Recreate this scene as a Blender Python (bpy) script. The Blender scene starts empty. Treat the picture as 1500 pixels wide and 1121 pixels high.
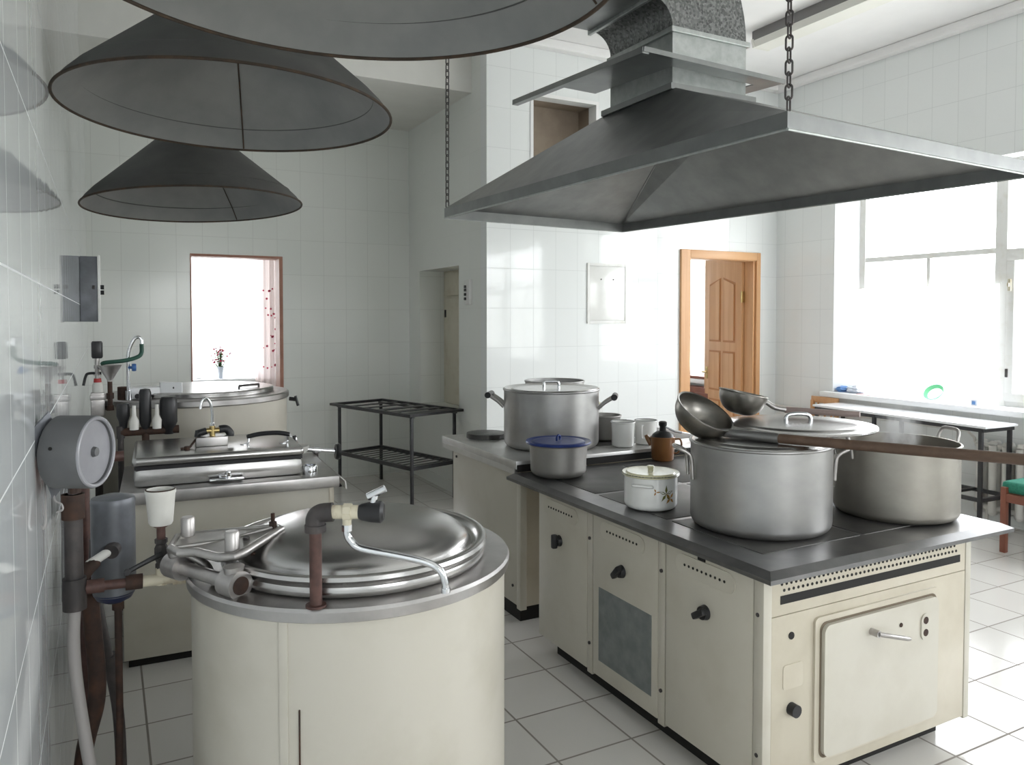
SKY = 11.0
EXPO = 0.1
import bpy, bmesh, math, random
from mathutils import Vector, Matrix, Quaternion
random.seed(7)
SC = bpy.context.scene
COL = SC.collection
PI = math.pi
def V(*a): return Vector(a)
def T(x, y, z): return Matrix.Translation((x, y, z))
def RX(a): return Matrix.Rotation(a, 4, 'X')
def RY(a): return Matrix.Rotation(a, 4, 'Y')
def RZ(a): return Matrix.Rotation(a, 4, 'Z')
I4 = Matrix.Identity(4)

# ------------------------------------------------------------------ materials
def newmat(name):
    m = bpy.data.materials.new(name); m.use_nodes = True
    nt = m.node_tree
    return m, nt, nt.nodes['Principled BSDF']
def ramp(nt, fac, stops):
    r = nt.nodes.new('ShaderNodeValToRGB')
    el = r.color_ramp.elements
    while len(el) < len(stops): el.new(0.5)
    for e, (p, c) in zip(el, stops):
        e.position = p; e.color = (*c, 1) if len(c) == 3 else c
    nt.links.new(fac, r.inputs['Fac'])
    return r.outputs['Color']
def tex_noise(nt, scale, detail=3, coord=None, stretch=None, rough=.55):
    tc = nt.nodes.new('ShaderNodeTexCoord')
    src = tc.outputs['Object']
    if stretch:
        mp = nt.nodes.new('ShaderNodeMapping'); mp.inputs['Scale'].default_value = stretch
        nt.links.new(src, mp.inputs['Vector']); src = mp.outputs['Vector']
    n = nt.nodes.new('ShaderNodeTexNoise')
    n.inputs['Scale'].default_value = scale; n.inputs['Detail'].default_value = detail
    n.inputs['Roughness'].default_value = rough
    nt.links.new(src, n.inputs['Vector'])
    return n.outputs['Fac']
def bump(nt, bs, h, strength, dist=.01):
    b = nt.nodes.new('ShaderNodeBump')
    b.inputs['Strength'].default_value = strength; b.inputs['Distance'].default_value = dist
    nt.links.new(h, b.inputs['Height']); nt.links.new(b.outputs['Normal'], bs.inputs['Normal'])
def simple(name, col, rough=.5, metal=0., noise=None, bumpv=0., coat=0., spec=None):
    """noise = (scale, second colour, low, high[, stretch])"""
    m, nt, bs = newmat(name)
    bs.inputs['Base Color'].default_value = (*col, 1)
    bs.inputs['Roughness'].default_value = rough
    bs.inputs['Metallic'].default_value = metal
    if coat: bs.inputs['Coat Weight'].default_value = coat; bs.inputs['Coat Roughness'].default_value = .08
    if noise:
        f = tex_noise(nt, noise[0], 5, stretch=noise[4] if len(noise) > 4 else None)
        c = ramp(nt, f, [(noise[2], col), (noise[3], noise[1])])
        nt.links.new(c, bs.inputs['Base Color'])
        if bumpv: bump(nt, bs, f, bumpv, .002)
    return m
def tile_mat(name, axes, w, h, org, c1, c2, grout, rough, mortar=.0022, wav=.12):
    m, nt, bs = newmat(name)
    tc = nt.nodes.new('ShaderNodeTexCoord'); sp = nt.nodes.new('ShaderNodeSeparateXYZ')
    cb = nt.nodes.new('ShaderNodeCombineXYZ')
    nt.links.new(tc.outputs['Object'], sp.inputs[0])
    for k, a in enumerate(axes):
        ad = nt.nodes.new('ShaderNodeMath'); ad.operation = 'SUBTRACT'; ad.inputs[1].default_value = org[k]
        nt.links.new(sp.outputs[a], ad.inputs[0]); nt.links.new(ad.outputs[0], cb.inputs[k])
    br = nt.nodes.new('ShaderNodeTexBrick')
    br.offset = 0; br.squash = 1
    br.inputs['Color1'].default_value = (*c1, 1); br.inputs['Color2'].default_value = (*c2, 1)
    br.inputs['Mortar'].default_value = (*grout, 1)
    br.inputs['Scale'].default_value = 1; br.inputs['Mortar Size'].default_value = mortar
    br.inputs['Mortar Smooth'].default_value = .2; br.inputs['Bias'].default_value = 0
    br.inputs['Brick Width'].default_value = w; br.inputs['Row Height'].default_value = h
    nt.links.new(cb.outputs[0], br.inputs['Vector'])
    nt.links.new(br.outputs['Color'], bs.inputs['Base Color'])
    rr = nt.nodes.new('ShaderNodeMath'); rr.operation = 'MULTIPLY_ADD'
    rr.inputs[1].default_value = .6; rr.inputs[2].default_value = rough
    nt.links.new(br.outputs['Fac'], rr.inputs[0]); nt.links.new(rr.outputs[0], bs.inputs['Roughness'])
    n = tex_noise(nt, 5, 2)
    mx = nt.nodes.new('ShaderNodeMath'); mx.operation = 'MULTIPLY_ADD'; mx.inputs[1].default_value = -.35
    nt.links.new(br.outputs['Fac'], mx.inputs[0]); nt.links.new(n, mx.inputs[2])
    bump(nt, bs, mx.outputs[0], wav, .012)
    return m
TW = ((.80, .825, .82), (.785, .81, .805), (.55, .57, .565))
M = {}
M['tile_xz'] = tile_mat('ceramic_tile_xz', (0, 2), .235, .352, (2.96, 1.078), *TW, .07)
M['tile_yz'] = tile_mat('ceramic_tile_yz', (1, 2), .235, .352, (.0, 1.078), *TW, .07)
M['tile_left'] = tile_mat('ceramic_tile_left', (1, 2), .235, .352, (.1, 1.078), (.76, .79, .81), (.74, .77, .79), (.68, .70, .71), .03, .003, .05)
M['floor'] = tile_mat('floor_tile', (0, 1), .345, .345, (.13, .07), (.69, .67, .635), (.65, .63, .595), (.25, .225, .20), .16, .005, .05)
M['skirt'] = tile_mat('skirting_tile', (0, 1), .2, .2, (.1, .1), (.70, .70, .67), (.68, .68, .65), (.4, .4, .38), .15, .003, .05)
M['plaster'] = simple('white_plaster', (.86, .85, .845), .85, noise=(3, (.83, .82, .815), .4, .7))
M['cove'] = simple('cove_plaster', (.80, .79, .75), .8, noise=(4, (.76, .75, .71), .35, .7))
M['reveal'] = simple('white_paint_reveal', (.88, .89, .90), .5)
M['winpaint'] = simple('window_white_paint', (.80, .80, .78), .45, noise=(9, (.70, .68, .62), .5, .8))
M['enamel'] = simple('cream_enamel', (.57, .52, .42), .32, noise=(5, (.47, .42, .32), .45, .85), coat=.25)
M['enamel_w'] = simple('white_enamel_panel', (.56, .53, .455), .33, noise=(4, (.48, .445, .365), .45, .85), coat=.25)
M['kettle_w'] = simple('kettle_white_enamel', (.55, .52, .45), .38, noise=(3.5, (.46, .43, .355), .45, .8), coat=.2)
M['rust'] = simple('rusty_iron', (.045, .028, .022), .75, .3, noise=(22, (.095, .047, .03), .4, .75), bumpv=.4)
M['rustpipe'] = simple('red_brown_pipe', (.075, .038, .032), .5, .2, noise=(30, (.12, .06, .048), .4, .7), bumpv=.2)
M['darkpipe'] = simple('dark_painted_pipe', (.055, .05, .05), .55, .3, noise=(14, (.10, .085, .08), .4, .75), bumpv=.2)
M['tankgray'] = simple('grey_painted_tank', (.13, .137, .15), .42, .35, noise=(11, (.20, .21, .235), .4, .75))
M['gaugegray'] = simple('grey_gauge_casing', (.115, .117, .12), .5, .3, noise=(7, (.15, .152, .155), .4, .7))
M['gaugeface'] = simple('gauge_face', (.27, .27, .29), .28, .1, noise=(9, (.34, .34, .365), .4, .7), coat=.3)
M['steel'] = simple('stainless_steel', (.55, .54, .53), .24, 1., noise=(40, (.48, .47, .46), .4, .6, (1, 1, .15)))
M['steel_dull'] = simple('dull_stainless_steel', (.42, .41, .40), .36, 1., noise=(14, (.50, .48, .47), .35, .7))
M['lidsteel'] = simple('polished_lid_steel', (.52, .51, .50), .27, 1., noise=(6, (.46, .45, .44), .4, .65))
M['chrome'] = simple('chrome', (.72, .73, .75), .09, 1.)
M['cast'] = simple('cast_aluminium', (.42, .40, .39), .38, .95, noise=(25, (.52, .50, .48), .35, .7), bumpv=.25)
M['alu'] = simple('spun_aluminium', (.355, .35, .345), .40, .92, noise=(9, (.41, .405, .395), .3, .7, (1, 1, 1.6)))
M['alu_old'] = simple('tarnished_aluminium', (.33, .31, .275), .42, .9, noise=(6, (.39, .37, .33), .35, .65, (1, 1, 1.5)))
M['alu_dark'] = simple('worn_grey_pot_metal', (.30, .29, .275), .46, .75, noise=(5, (.38, .37, .35), .35, .7))
M['bowlsteel'] = simple('dark_bowl_steel', (.21, .198, .18), .33, 1., noise=(16, (.28, .265, .24), .4, .7, (1, 1, 2)))
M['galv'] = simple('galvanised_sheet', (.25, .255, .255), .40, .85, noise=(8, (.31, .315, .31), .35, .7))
def galv_spangle():
    m, nt, bs = newmat('spangled_galvanised_sheet')
    tc = nt.nodes.new('ShaderNodeTexCoord'); v = nt.nodes.new('ShaderNodeTexVoronoi')
    v.inputs['Scale'].default_value = 95
    nt.links.new(tc.outputs['Object'], v.inputs['Vector'])
    c = ramp(nt, v.outputs['Color'], [(.1, (.10, .102, .102)), (.9, (.28, .285, .28))])
    nt.links.new(c, bs.inputs['Base Color'])
    bs.inputs['Metallic'].default_value = .85; bs.inputs['Roughness'].default_value = .38
    return m
M['spangle'] = galv_spangle()
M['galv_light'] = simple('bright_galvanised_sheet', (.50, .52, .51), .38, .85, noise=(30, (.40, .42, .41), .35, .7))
M['cone'] = simple('dark_zinc_cone', (.075, .075, .072), .55, .5, noise=(6, (.105, .105, .10), .35, .7))
M['cone_in'] = simple('zinc_cone_inside_lit', (.21, .212, .21), .6, .35, noise=(4, (.29, .285, .275), .35, .7))  # same zinc as outside, coloured paler so the underside looks lit
M['conerust'] = simple('rusty_rim', (.05, .036, .026), .7, .4, noise=(25, (.10, .06, .035), .45, .75))
M['black'] = simple('black_plastic', (.015, .015, .017), .4)
M['blackpaint'] = simple('black_paint', (.022, .022, .026), .38, .0, noise=(20, (.04, .038, .04), .4, .7))
M['darkslot'] = simple('dark_slot', (.012, .011, .01), .8)
M['stovetop'] = simple('dark_steel_stovetop', (.20, .20, .205), .33, .9, noise=(7, (.27, .265, .265), .35, .7))
M['hotplate'] = simple('cast_iron_hotplate', (.085, .083, .08), .45, .7, noise=(9, (.13, .125, .12), .35, .7))
M['lightsteel'] = simple('bright_worktop_steel', (.62, .62, .61), .36, .75, noise=(8, (.54, .53, .52), .35, .7))
M['greypanel'] = simple('bare_grey_panel', (.20, .22, .22), .5, .4, noise=(18, (.27, .29, .29), .35, .7))
M['white_en'] = simple('white_pot_enamel', (.80, .80, .78), .18, coat=.5, noise=(8, (.76, .76, .73), .45, .75))
M['cream_lid'] = simple('cream_lid_enamel', (.72, .69, .47), .2, coat=.5)
M['blue_en'] = simple('dark_blue_enamel', (.018, .034, .14), .3, noise=(12, (.03, .052, .20), .4, .7))
M['blue_en'].node_tree.nodes['Principled BSDF'].inputs['Specular IOR Level'].default_value = .22
M['navy'] = simple('navy_paint', (.012, .018, .06), .35)
M['brown_en'] = simple('brown_enamel', (.24, .105, .035), .28, coat=.35, noise=(10, (.19, .08, .028), .4, .7))
M['flower_g'] = simple('painted_leaf_green', (.13, .135, .03), .3)
M['flower_o'] = simple('painted_petal_ochre', (.42, .20, .04), .3)
M['white_plastic'] = simple('white_plastic', (.74, .73, .69), .45, noise=(9, (.66, .64, .58), .45, .8))
M['ivory'] = simple('chipped_ivory_paint', (.62, .57, .44), .5, noise=(18, (.34, .24, .15), .55, .72))
M['brass'] = simple('brass', (.52, .40, .18), .35, 1.)
M['green_hose'] = simple('green_rubber_hose', (.015, .075, .05), .5)
M['grey_hose'] = simple('grey_hose', (.36, .34, .33), .6)
M['red'] = simple('red_plastic', (.45, .03, .03), .4)
M['bluep'] = simple('blue_plastic', (.06, .16, .42), .4)
M['greenfab'] = simple('green_cloth', (.03, .22, .15), .85, noise=(60, (.02, .16, .11), .4, .7))
M['chairwood'] = simple('reddish_chair_wood', (.24, .085, .05), .4, noise=(5, (.17, .055, .035), .35, .7, (1, 1, .1)))
M['tablewhite'] = simple('white_table_laminate', (.84, .85, .87), .22)
M['radiator'] = simple('radiator_paint', (.74, .73, .70), .45, noise=(6, (.66, .64, .60), .45, .8))
M['lampwhite'] = simple('lamp_diffuser_plastic', (.80, .79, .73), .4)
M['lampgray'] = simple('lamp_body_grey', (.20, .19, .19), .55)
M['tan'] = simple('tan_hardboard', (.27, .215, .165), .7, noise=(6, (.22, .17, .13), .4, .7))
M['reddoor'] = simple('red_brown_door_frame', (.42, .20, .14), .5, noise=(8, (.34, .15, .10), .4, .7))
M['cupboard'] = simple('aged_cream_door_paint', (.66, .62, .51), .5, noise=(7, (.55, .50, .39), .5, .8))
M['grime'] = simple('brown_grime', (.16, .125, .085), .7)
M['petal'] = simple('red_petals', (.40, .02, .06), .6)
M['petal_w'] = simple('pale_petals', (.75, .55, .65), .6)
M['leaf'] = simple('leaf_green', (.05, .12, .03), .6)
M['handle_gray'] = simple('grey_metal_handle', (.30, .295, .29), .4, .9)
M['bag_b'] = simple('blue_bag_plastic', (.12, .26, .55), .3)
M['bag_w'] = simple('pale_bag_plastic', (.66, .71, .80), .35)
M['paper'] = simple('red_edged_paper', (.70, .40, .38), .7)
M['greenring'] = simple('light_green_plastic', (.22, .72, .38), .35)
M['sauce'] = simple('broth', (.11, .075, .04), .1)
def wood(name, c1, c2, axis_stretch, rough=.4, scale=7):
    m, nt, bs = newmat(name)
    f = tex_noise(nt, scale, 6, stretch=axis_stretch)
    c = ramp(nt, f, [(.3, c1), (.52, c2), (.7, c1)])
    nt.links.new(c, bs.inputs['Base Color']); bs.inputs['Roughness'].default_value = rough
    return m
M['pine'] = wood('varnished_pine', (.68, .40, .205), (.58, .31, .14), (1, 1, .07))
M['pine_h'] = wood('varnished_pine_cross', (.68, .40, .205), (.58, .31, .14), (.07, 1, 1))
M['pine_groove'] = simple('pine_groove_stain', (.45, .185, .055), .45)
M['pole'] = wood('old_pole_wood', (.115, .07, .045), (.085, .05, .032), (1, 1, 1), .55, 16)
M['pinkwood'] = wood('worn_pinkish_handle', (.40, .31, .29), (.34, .26, .24), (1, 1, 1), .5, 12)
def glass():
    m = bpy.data.materials.new('window_glass'); m.use_nodes = True; nt = m.node_tree; nt.nodes.clear()
    o = nt.nodes.new('ShaderNodeOutputMaterial'); mx = nt.nodes.new('ShaderNodeMixShader')
    t = nt.nodes.new('ShaderNodeBsdfTransparent'); g = nt.nodes.new('ShaderNodeBsdfGlossy')
    g.inputs['Roughness'].default_value = .02; mx.inputs['Fac'].default_value = .06
    nt.links.new(t.outputs[0], mx.inputs[1]); nt.links.new(g.outputs[0], mx.inputs[2])
    nt.links.new(mx.outputs[0], o.inputs[0]); return m
M['glass'] = glass()
def sheer(name, col, trans):
    m = bpy.data.materials.new(name); m.use_nodes = True; nt = m.node_tree; nt.nodes.clear()
    o = nt.nodes.new('ShaderNodeOutputMaterial'); mx = nt.nodes.new('ShaderNodeMixShader')
    t = nt.nodes.new('ShaderNodeBsdfTransparent'); a = nt.nodes.new('ShaderNodeAddShader')
    d = nt.nodes.new('ShaderNodeBsdfDiffuse'); l = nt.nodes.new('ShaderNodeBsdfTranslucent')
    d.inputs[0].default_value = (*[c * .45 for c in col], 1); l.inputs[0].default_value = (*[c * .5 for c in col], 1)
    nt.links.new(d.outputs[0], a.inputs[0]); nt.links.new(l.outputs[0], a.inputs[1])
    mx.inputs['Fac'].default_value = 1 - trans
    nt.links.new(t.outputs[0], mx.inputs[1]); nt.links.new(a.outputs[0], mx.inputs[2])
    nt.links.new(mx.outputs[0], o.inputs[0]); return m
M['sheer'] = sheer('sheer_white_curtain', (.95, .95, .97), .35)
M['sheer_p'] = sheer('sheer_pinkish_curtain', (.90, .78, .76), .30)

# ------------------------------------------------------------------ mesh helpers (all geometry is written in world metres)
def bm_(): return bmesh.new()
def box(bm, lo, hi, bev=0., X=None, seg=2):
    lo = Vector(lo); hi = Vector(hi)
    r = bmesh.ops.create_cube(bm, size=1)
    vs = r['verts']
    for v in vs:
        v.co = Vector([(lo[k] + hi[k]) / 2 + v.co[k] * (hi[k] - lo[k]) for k in range(3)])
    if bev > 0:
        es = list({e for v in vs for e in v.link_edges})
        rb = bmesh.ops.bevel(bm, geom=es, offset=bev, segments=seg, profile=.6, affect='EDGES')
        vs = list({v for f in rb['faces'] for v in f.verts} | {v for v in vs if v.is_valid})
    if X is not None:
        done = set(); stack = [v for v in vs if v.is_valid]
        for v in stack:
            if v not in done: done.add(v)
        # include whole island
        st = list(done)
        while st:
            v = st.pop()
            for e in v.link_edges:
                w = e.other_vert(v)
                if w not in done: done.add(w); st.append(w)
        for v in done: v.co = X @ v.co
    return bm
def lathe(bm, prof, c=(0, 0, 0), seg=48, X=None, a0=0., a1=2 * PI):
    full = abs(a1 - a0 - 2 * PI) < 1e-6
    n = seg if full else seg + 1
    rings = []
    for r, z in prof:
        if r < 1e-6:
            p = Vector((0, 0, z)); p = (X @ p) if X else p
            rings.append([bm.verts.new(p + Vector(c))])
        else:
            ring = []
            for k in range(n):
                a = a0 + (a1 - a0) * k / seg
                p = Vector((r * math.cos(a), r * math.sin(a), z)); p = (X @ p) if X else p
                ring.append(bm.verts.new(p + Vector(c)))
            rings.append(ring)
    m = n if full else n - 1
    for A, B in zip(rings[:-1], rings[1:]):
        for k in range(m):
            k2 = (k + 1) % n
            a, b = A[k % len(A)], A[k2 % len(A)]
            d, e = B[k % len(B)], B[k2 % len(B)]
            f = []
            for q in (a, b, e, d):
                if q not in f: f.append(q)
            if len(f) >= 3:
                try: bm.faces.new(f)
                except ValueError: pass
    return bm
def smooth_path(pts, n=8):
    P = [Vector(p) for p in pts]
    if len(P) < 3: return P
    out = []
    Q = [P[0] * 2 - P[1]] + P + [P[-1] * 2 - P[-2]]
    for i in range(1, len(Q) - 2):
        a, b, c, d = Q[i - 1], Q[i], Q[i + 1], Q[i + 2]
        for k in range(n):
            t = k / n
            out.append(.5 * ((2 * b) + (c - a) * t + (2 * a - 5 * b + 4 * c - d) * t * t + (3 * b - a - 3 * c + d) * t ** 3))
    out.append(P[-1]); return out
def tube(bm, pts, r, seg=12, caps=True):
    P = [Vector(p) for p in pts]
    R = r if isinstance(r, (list, tuple)) else [r] * len(P)
    t0 = (P[1] - P[0]).normalized()
    up = Vector((0, 0, 1)) if abs(t0.z) < .9 else Vector((1, 0, 0))
    nrm = t0.cross(up).normalized(); rings = []; tp = t0
    for i, p in enumerate(P):
        if i == 0: t = t0
        elif i == len(P) - 1: t = (P[i] - P[i - 1]).normalized()
        else:
            t = ((P[i + 1] - P[i]).normalized() + (P[i] - P[i - 1]).normalized())
            t = t.normalized() if t.length > 1e-6 else tp
        q = tp.rotation_difference(t); nrm = (q @ nrm); nrm = (nrm - t * nrm.dot(t)).normalized(); tp = t
        b = t.cross(nrm)
        rings.append([bm.verts.new(p + (nrm * math.cos(2 * PI * k / seg) + b * math.sin(2 * PI * k / seg)) * R[i]) for k in range(seg)])
    for A, B in zip(rings[:-1], rings[1:]):
        for k in range(seg):
            bm.faces.new((A[k], A[(k + 1) % seg], B[(k + 1) % seg], B[k]))
    if caps:
        bm.faces.new(rings[0][::-1]); bm.faces.new(rings[-1])
    return bm
def cyl(bm, a, b, r, seg=24, r2=None): return tube(bm, [a, b], [r, r if r2 is None else r2], seg)
def ring(bm, c, R, r, seg=48, ms=8, X=None):
    prof = [(R + r * math.cos(2 * PI * k / ms), r * math.sin(2 * PI * k / ms)) for k in range(ms + 1)]
    lathe(bm, prof, c, seg, X); bmesh.ops.remove_doubles(bm, verts=bm.verts, dist=1e-6); return bm
def quad(bm, *ps):
    bm.faces.new([bm.verts.new(Vector(p)) for p in ps]); return bm
def prism(bm, poly, z0, z1, X=None):
    """poly: 2-D outline, extruded z0..z1, then X."""
    f = lambda x, y, z: (X @ Vector((x, y, z))) if X else Vector((x, y, z))
    A = [bm.verts.new(f(x, y, z0)) for x, y in poly]; B = [bm.verts.new(f(x, y, z1)) for x, y in poly]
    n = len(poly)
    bm.faces.new(A[::-1]); bm.faces.new(B)
    for k in range(n): bm.faces.new((A[k], A[(k + 1) % n], B[(k + 1) % n], B[k]))
    return bm
def origin_of(o):
    p = Vector((0, 0, 0)); q = o
    while q is not None: p += q.location; q = q.parent
    return p
def obj(name, bm, mat, parent=None, smooth=40, label=None):
    bmesh.ops.recalc_face_normals(bm, faces=bm.faces)
    me = bpy.data.meshes.new(name); 
    if parent is not None:
        off = origin_of(parent)
        for v in bm.verts: v.co -= off
    bm.to_mesh(me); bm.free()
    if smooth:
        for p in me.polygons: p.use_smooth = True
        me.set_sharp_from_angle(angle=math.radians(smooth))
    me.materials.append(M[mat])
    o = bpy.data.objects.new(name, me); COL.objects.link(o)
    if parent is not None: o.parent = parent
    if label: o['label'] = label
    return o
def tag(o, label, cat, group=None, kind=None):
    o['label'] = label; o['category'] = cat
    if group: o['group'] = group
    if kind: o['kind'] = kind
    return o
def thing(name, label, cat, loc=(0, 0, 0), group=None):
    o = bpy.data.objects.new(name, None); COL.objects.link(o)
    o.empty_display_size = .1; o.location = loc
    return tag(o, label, cat, group)
def solo(name, bm, mat, label, cat, loc, group=None, smooth=40, kind=None):
    """a thing that is one mesh, its origin at its base"""
    for v in bm.verts: v.co -= Vector(loc)
    o = obj(name, bm, mat, None, smooth); o.location = loc
    return tag(o, label, cat, group, kind)
def struct(name, bm, mat, parent=None, smooth=0):
    o = obj(name, bm, mat, parent, smooth)
    if parent is None: o['kind'] = 'structure'
    return o
def dup(root, loc, label):
    r = root.copy(); COL.objects.link(r); r.location = loc; r['label'] = label
    for ch in list(root.children):
        c = ch.copy(); COL.objects.link(c); c.parent = r
        for g in list(ch.children):
            d = g.copy(); COL.objects.link(d); d.parent = c
    return r
def wall_with_holes(bm, axis, pos, thick, a0, a1, z0, z1, holes):
    """wall slab perpendicular to `axis` ('x' or 'y'); holes: (a0,a1,z0,z1)"""
    As = sorted({a0, a1, *[h[0] for h in holes], *[h[1] for h in holes]})
    Zs = sorted({z0, z1, *[h[2] for h in holes], *[h[3] for h in holes]})
    for i in range(len(As) - 1):
        for j in range(len(Zs) - 1):
            ca = (As[i] + As[i + 1]) / 2; cz = (Zs[j] + Zs[j + 1]) / 2
            if any(h[0] < ca < h[1] and h[2] < cz < h[3] for h in holes): continue
            if axis == 'x': box(bm, (pos, As[i], Zs[j]), (pos + thick, As[i + 1], Zs[j + 1]))
            else: box(bm, (As[i], pos, Zs[j]), (As[i + 1], pos + thick, Zs[j + 1]))
    bmesh.ops.remove_doubles(bm, verts=bm.verts, dist=1e-5)
    # drop the inner double faces
    seen = {}
    for f in list(bm.faces):
        k = frozenset(v.index for v in f.verts)
    bm.verts.index_update()
    dd = {}
    for f in bm.faces: dd.setdefault(frozenset(v.index for v in f.verts), []).append(f)
    kill = [f for fs in dd.values() if len(fs) > 1 for f in fs]
    bmesh.ops.delete(bm, geom=kill, context='FACES')
    return bm
# ------------------------------------------------------------------ the setting
X0, XR, XA, YC, YF, YB, ZC = -.14, 6.46, 2.96, 6.09, 8.03, -3.2, 4.19
def tile_auto(name, c1, c2, grout, rough, wav, mortar=.0022):
    m = tile_mat(name, (0, 2), .235, .352, (0, 1.078), c1, c2, grout, rough, mortar, wav)
    nt = m.node_tree
    cb = [n for n in nt.nodes if n.type == 'COMBXYZ'][0]; sp = [n for n in nt.nodes if n.type == 'SEPXYZ'][0]
    ge = nt.nodes.new('ShaderNodeNewGeometry'); s2 = nt.nodes.new('ShaderNodeSeparateXYZ')
    nt.links.new(ge.outputs['True Normal'], s2.inputs[0])
    ab = nt.nodes.new('ShaderNodeMath'); ab.operation = 'ABSOLUTE'; nt.links.new(s2.outputs['X'], ab.inputs[0])
    gt = nt.nodes.new('ShaderNodeMath'); gt.operation = 'GREATER_THAN'; gt.inputs[1].default_value = .5
    nt.links.new(ab.outputs[0], gt.inputs[0])
    off = []
    for ax, o in (('X', 2.96), ('Y', .1)):
        a = nt.nodes.new('ShaderNodeMath'); a.operation = 'SUBTRACT'; a.inputs[1].default_value = o
        nt.links.new(sp.outputs[ax], a.inputs[0]); off.append(a)
    mx = nt.nodes.new('ShaderNodeMix'); mx.data_type = 'FLOAT'
    nt.links.new(gt.outputs[0], mx.inputs['Factor']); nt.links.new(off[0].outputs[0], mx.inputs['A']); nt.links.new(off[1].outputs[0], mx.inputs['B'])
    nt.links.new(mx.outputs['Result'], cb.inputs[0])
    return m
M['tile'] = tile_auto('white_wall_tile', (.82, .84, .835), (.805, .825, .82), (.64, .66, .655), .07, .10)
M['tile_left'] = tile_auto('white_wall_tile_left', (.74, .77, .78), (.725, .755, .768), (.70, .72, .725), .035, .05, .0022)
M['tile_far'] = tile_auto('wall_tile_dim_light_tint', (.83, .845, .81), (.81, .83, .795), (.66, .67, .64), .16, .08)  # same white tile; green cast of the dim end put into the colour

b = bm_(); box(b, (X0 - .3, YB - .3, -.2), (XR + .5, 10.8, 0)); struct('floor', b, 'floor')
b = bm_(); box(b, (X0 - .3, YB - .3, ZC), (XR + .5, 10.8, ZC + .2)); struct('ceiling', b, 'plaster')
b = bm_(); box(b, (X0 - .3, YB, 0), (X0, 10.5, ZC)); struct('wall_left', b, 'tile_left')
b = bm_(); wall_with_holes(b, 'y', YF, .2, X0, XA + .3, 0, ZC, [(.73, 1.60, 0, 2.315)]); struct('wall_far', b, 'tile_far')
b = bm_(); wall_with_holes(b, 'x', XA, .3, YC + .12, YF, 0, ZC, [(6.69, 7.71, .785, 2.19)]); struct('wall_recess', b, 'tile_far')
b = bm_(); wall_with_holes(b, 'y', YC, .12, XA, XR, 0, ZC, [(5.235, 6.145, 0, 2.32), (3.425, 4.10, 2.75, 3.69)]); struct('wall_back', b, 'tile')
b = bm_(); wall_with_holes(b, 'x', XR, .3, YB, 10.5, 0, ZC, [(2.3, 5.345, .95, 3.02), (-2.4, 1.0, .95, 3.02), (6.9, 9.3, .95, 2.9)]); struct('wall_right', b, 'tile')
b = bm_(); wall_with_holes(b, 'y', YB - .3, .3, X0 - .3, XR + .3, 0, ZC, [(.7, 2.9, 1.25, 2.95)]); struct('wall_front', b, 'tile')
# lowered ceiling over the recess
b = bm_(); box(b, (X0, 6.4, 3.73), (XA, YF, ZC)); struct('ceiling_beam', b, 'cove')
# rooms beyond the doors
b = bm_(); wall_with_holes(b, 'y', 10.3, .25, X0, XR + .3, 0, ZC, [(.25, 1.80, .93, 2.95)]); struct('wall_annex', b, 'plaster')
b = bm_(); box(b, (3.26, YC + .45, 0), (3.36, 10.3, ZC)); struct('wall_divider', b, 'plaster')
# cornices
def cornice(name, lo, hi): 
    b = bm_(); box(b, lo, hi, .02); struct(name, b, 'plaster')
cornice('trim_1', (XR - .10, YB, ZC - .085), (XR, YC, ZC)); cornice('trim_2', (XA, YC - .10, ZC - .085), (XR - .1, YC, ZC))
# skirting tiles
b = bm_(); box(b, (X0, YF - .012, 0), (.73, YF, .11)); box(b, (1.60, YF - .012, 0), (XA - .012, YF, .11)); struct('baseboard_far', b, 'tile_far')
b = bm_(); box(b, (XA - .012, YC, 0), (XA, YF, .11)); struct('baseboard_recess', b, 'tile_far')
b = bm_(); box(b, (XA, YC - .012, 0), (5.11, YC, .11)); box(b, (6.205, YC - .012, 0), (XR, YC, .11)); struct('baseboard_back', b, 'tile')

# recess high in the back wall with a tan board
b = bm_(); box(b, (3.40, YC + .30, 2.73), (4.13, YC + .33, 3.72)); struct('trim_3', b, 'tan')
b = bm_()
for lo, hi in (((3.40, YC + .12, 2.73), (3.425, YC + .30, 3.72)), ((4.10, YC + .12, 2.73), (4.13, YC + .30, 3.72)), ((3.425, YC + .12, 3.69), (4.10, YC + .30, 3.72)), ((3.425, YC + .12, 2.72), (4.10, YC + .30, 2.75))): box(b, lo, hi)
struct('trim_4', b, 'tan')
b = bm_()
for lo, hi in (((3.395, YC - .008, 2.74), (3.425, YC, 3.72)), ((4.10, YC - .008, 2.74), (4.13, YC, 3.72)), ((3.425, YC - .008, 3.69), (4.10, YC, 3.72))): box(b, lo, hi)
struct('trim_5', b, 'plaster')

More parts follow.
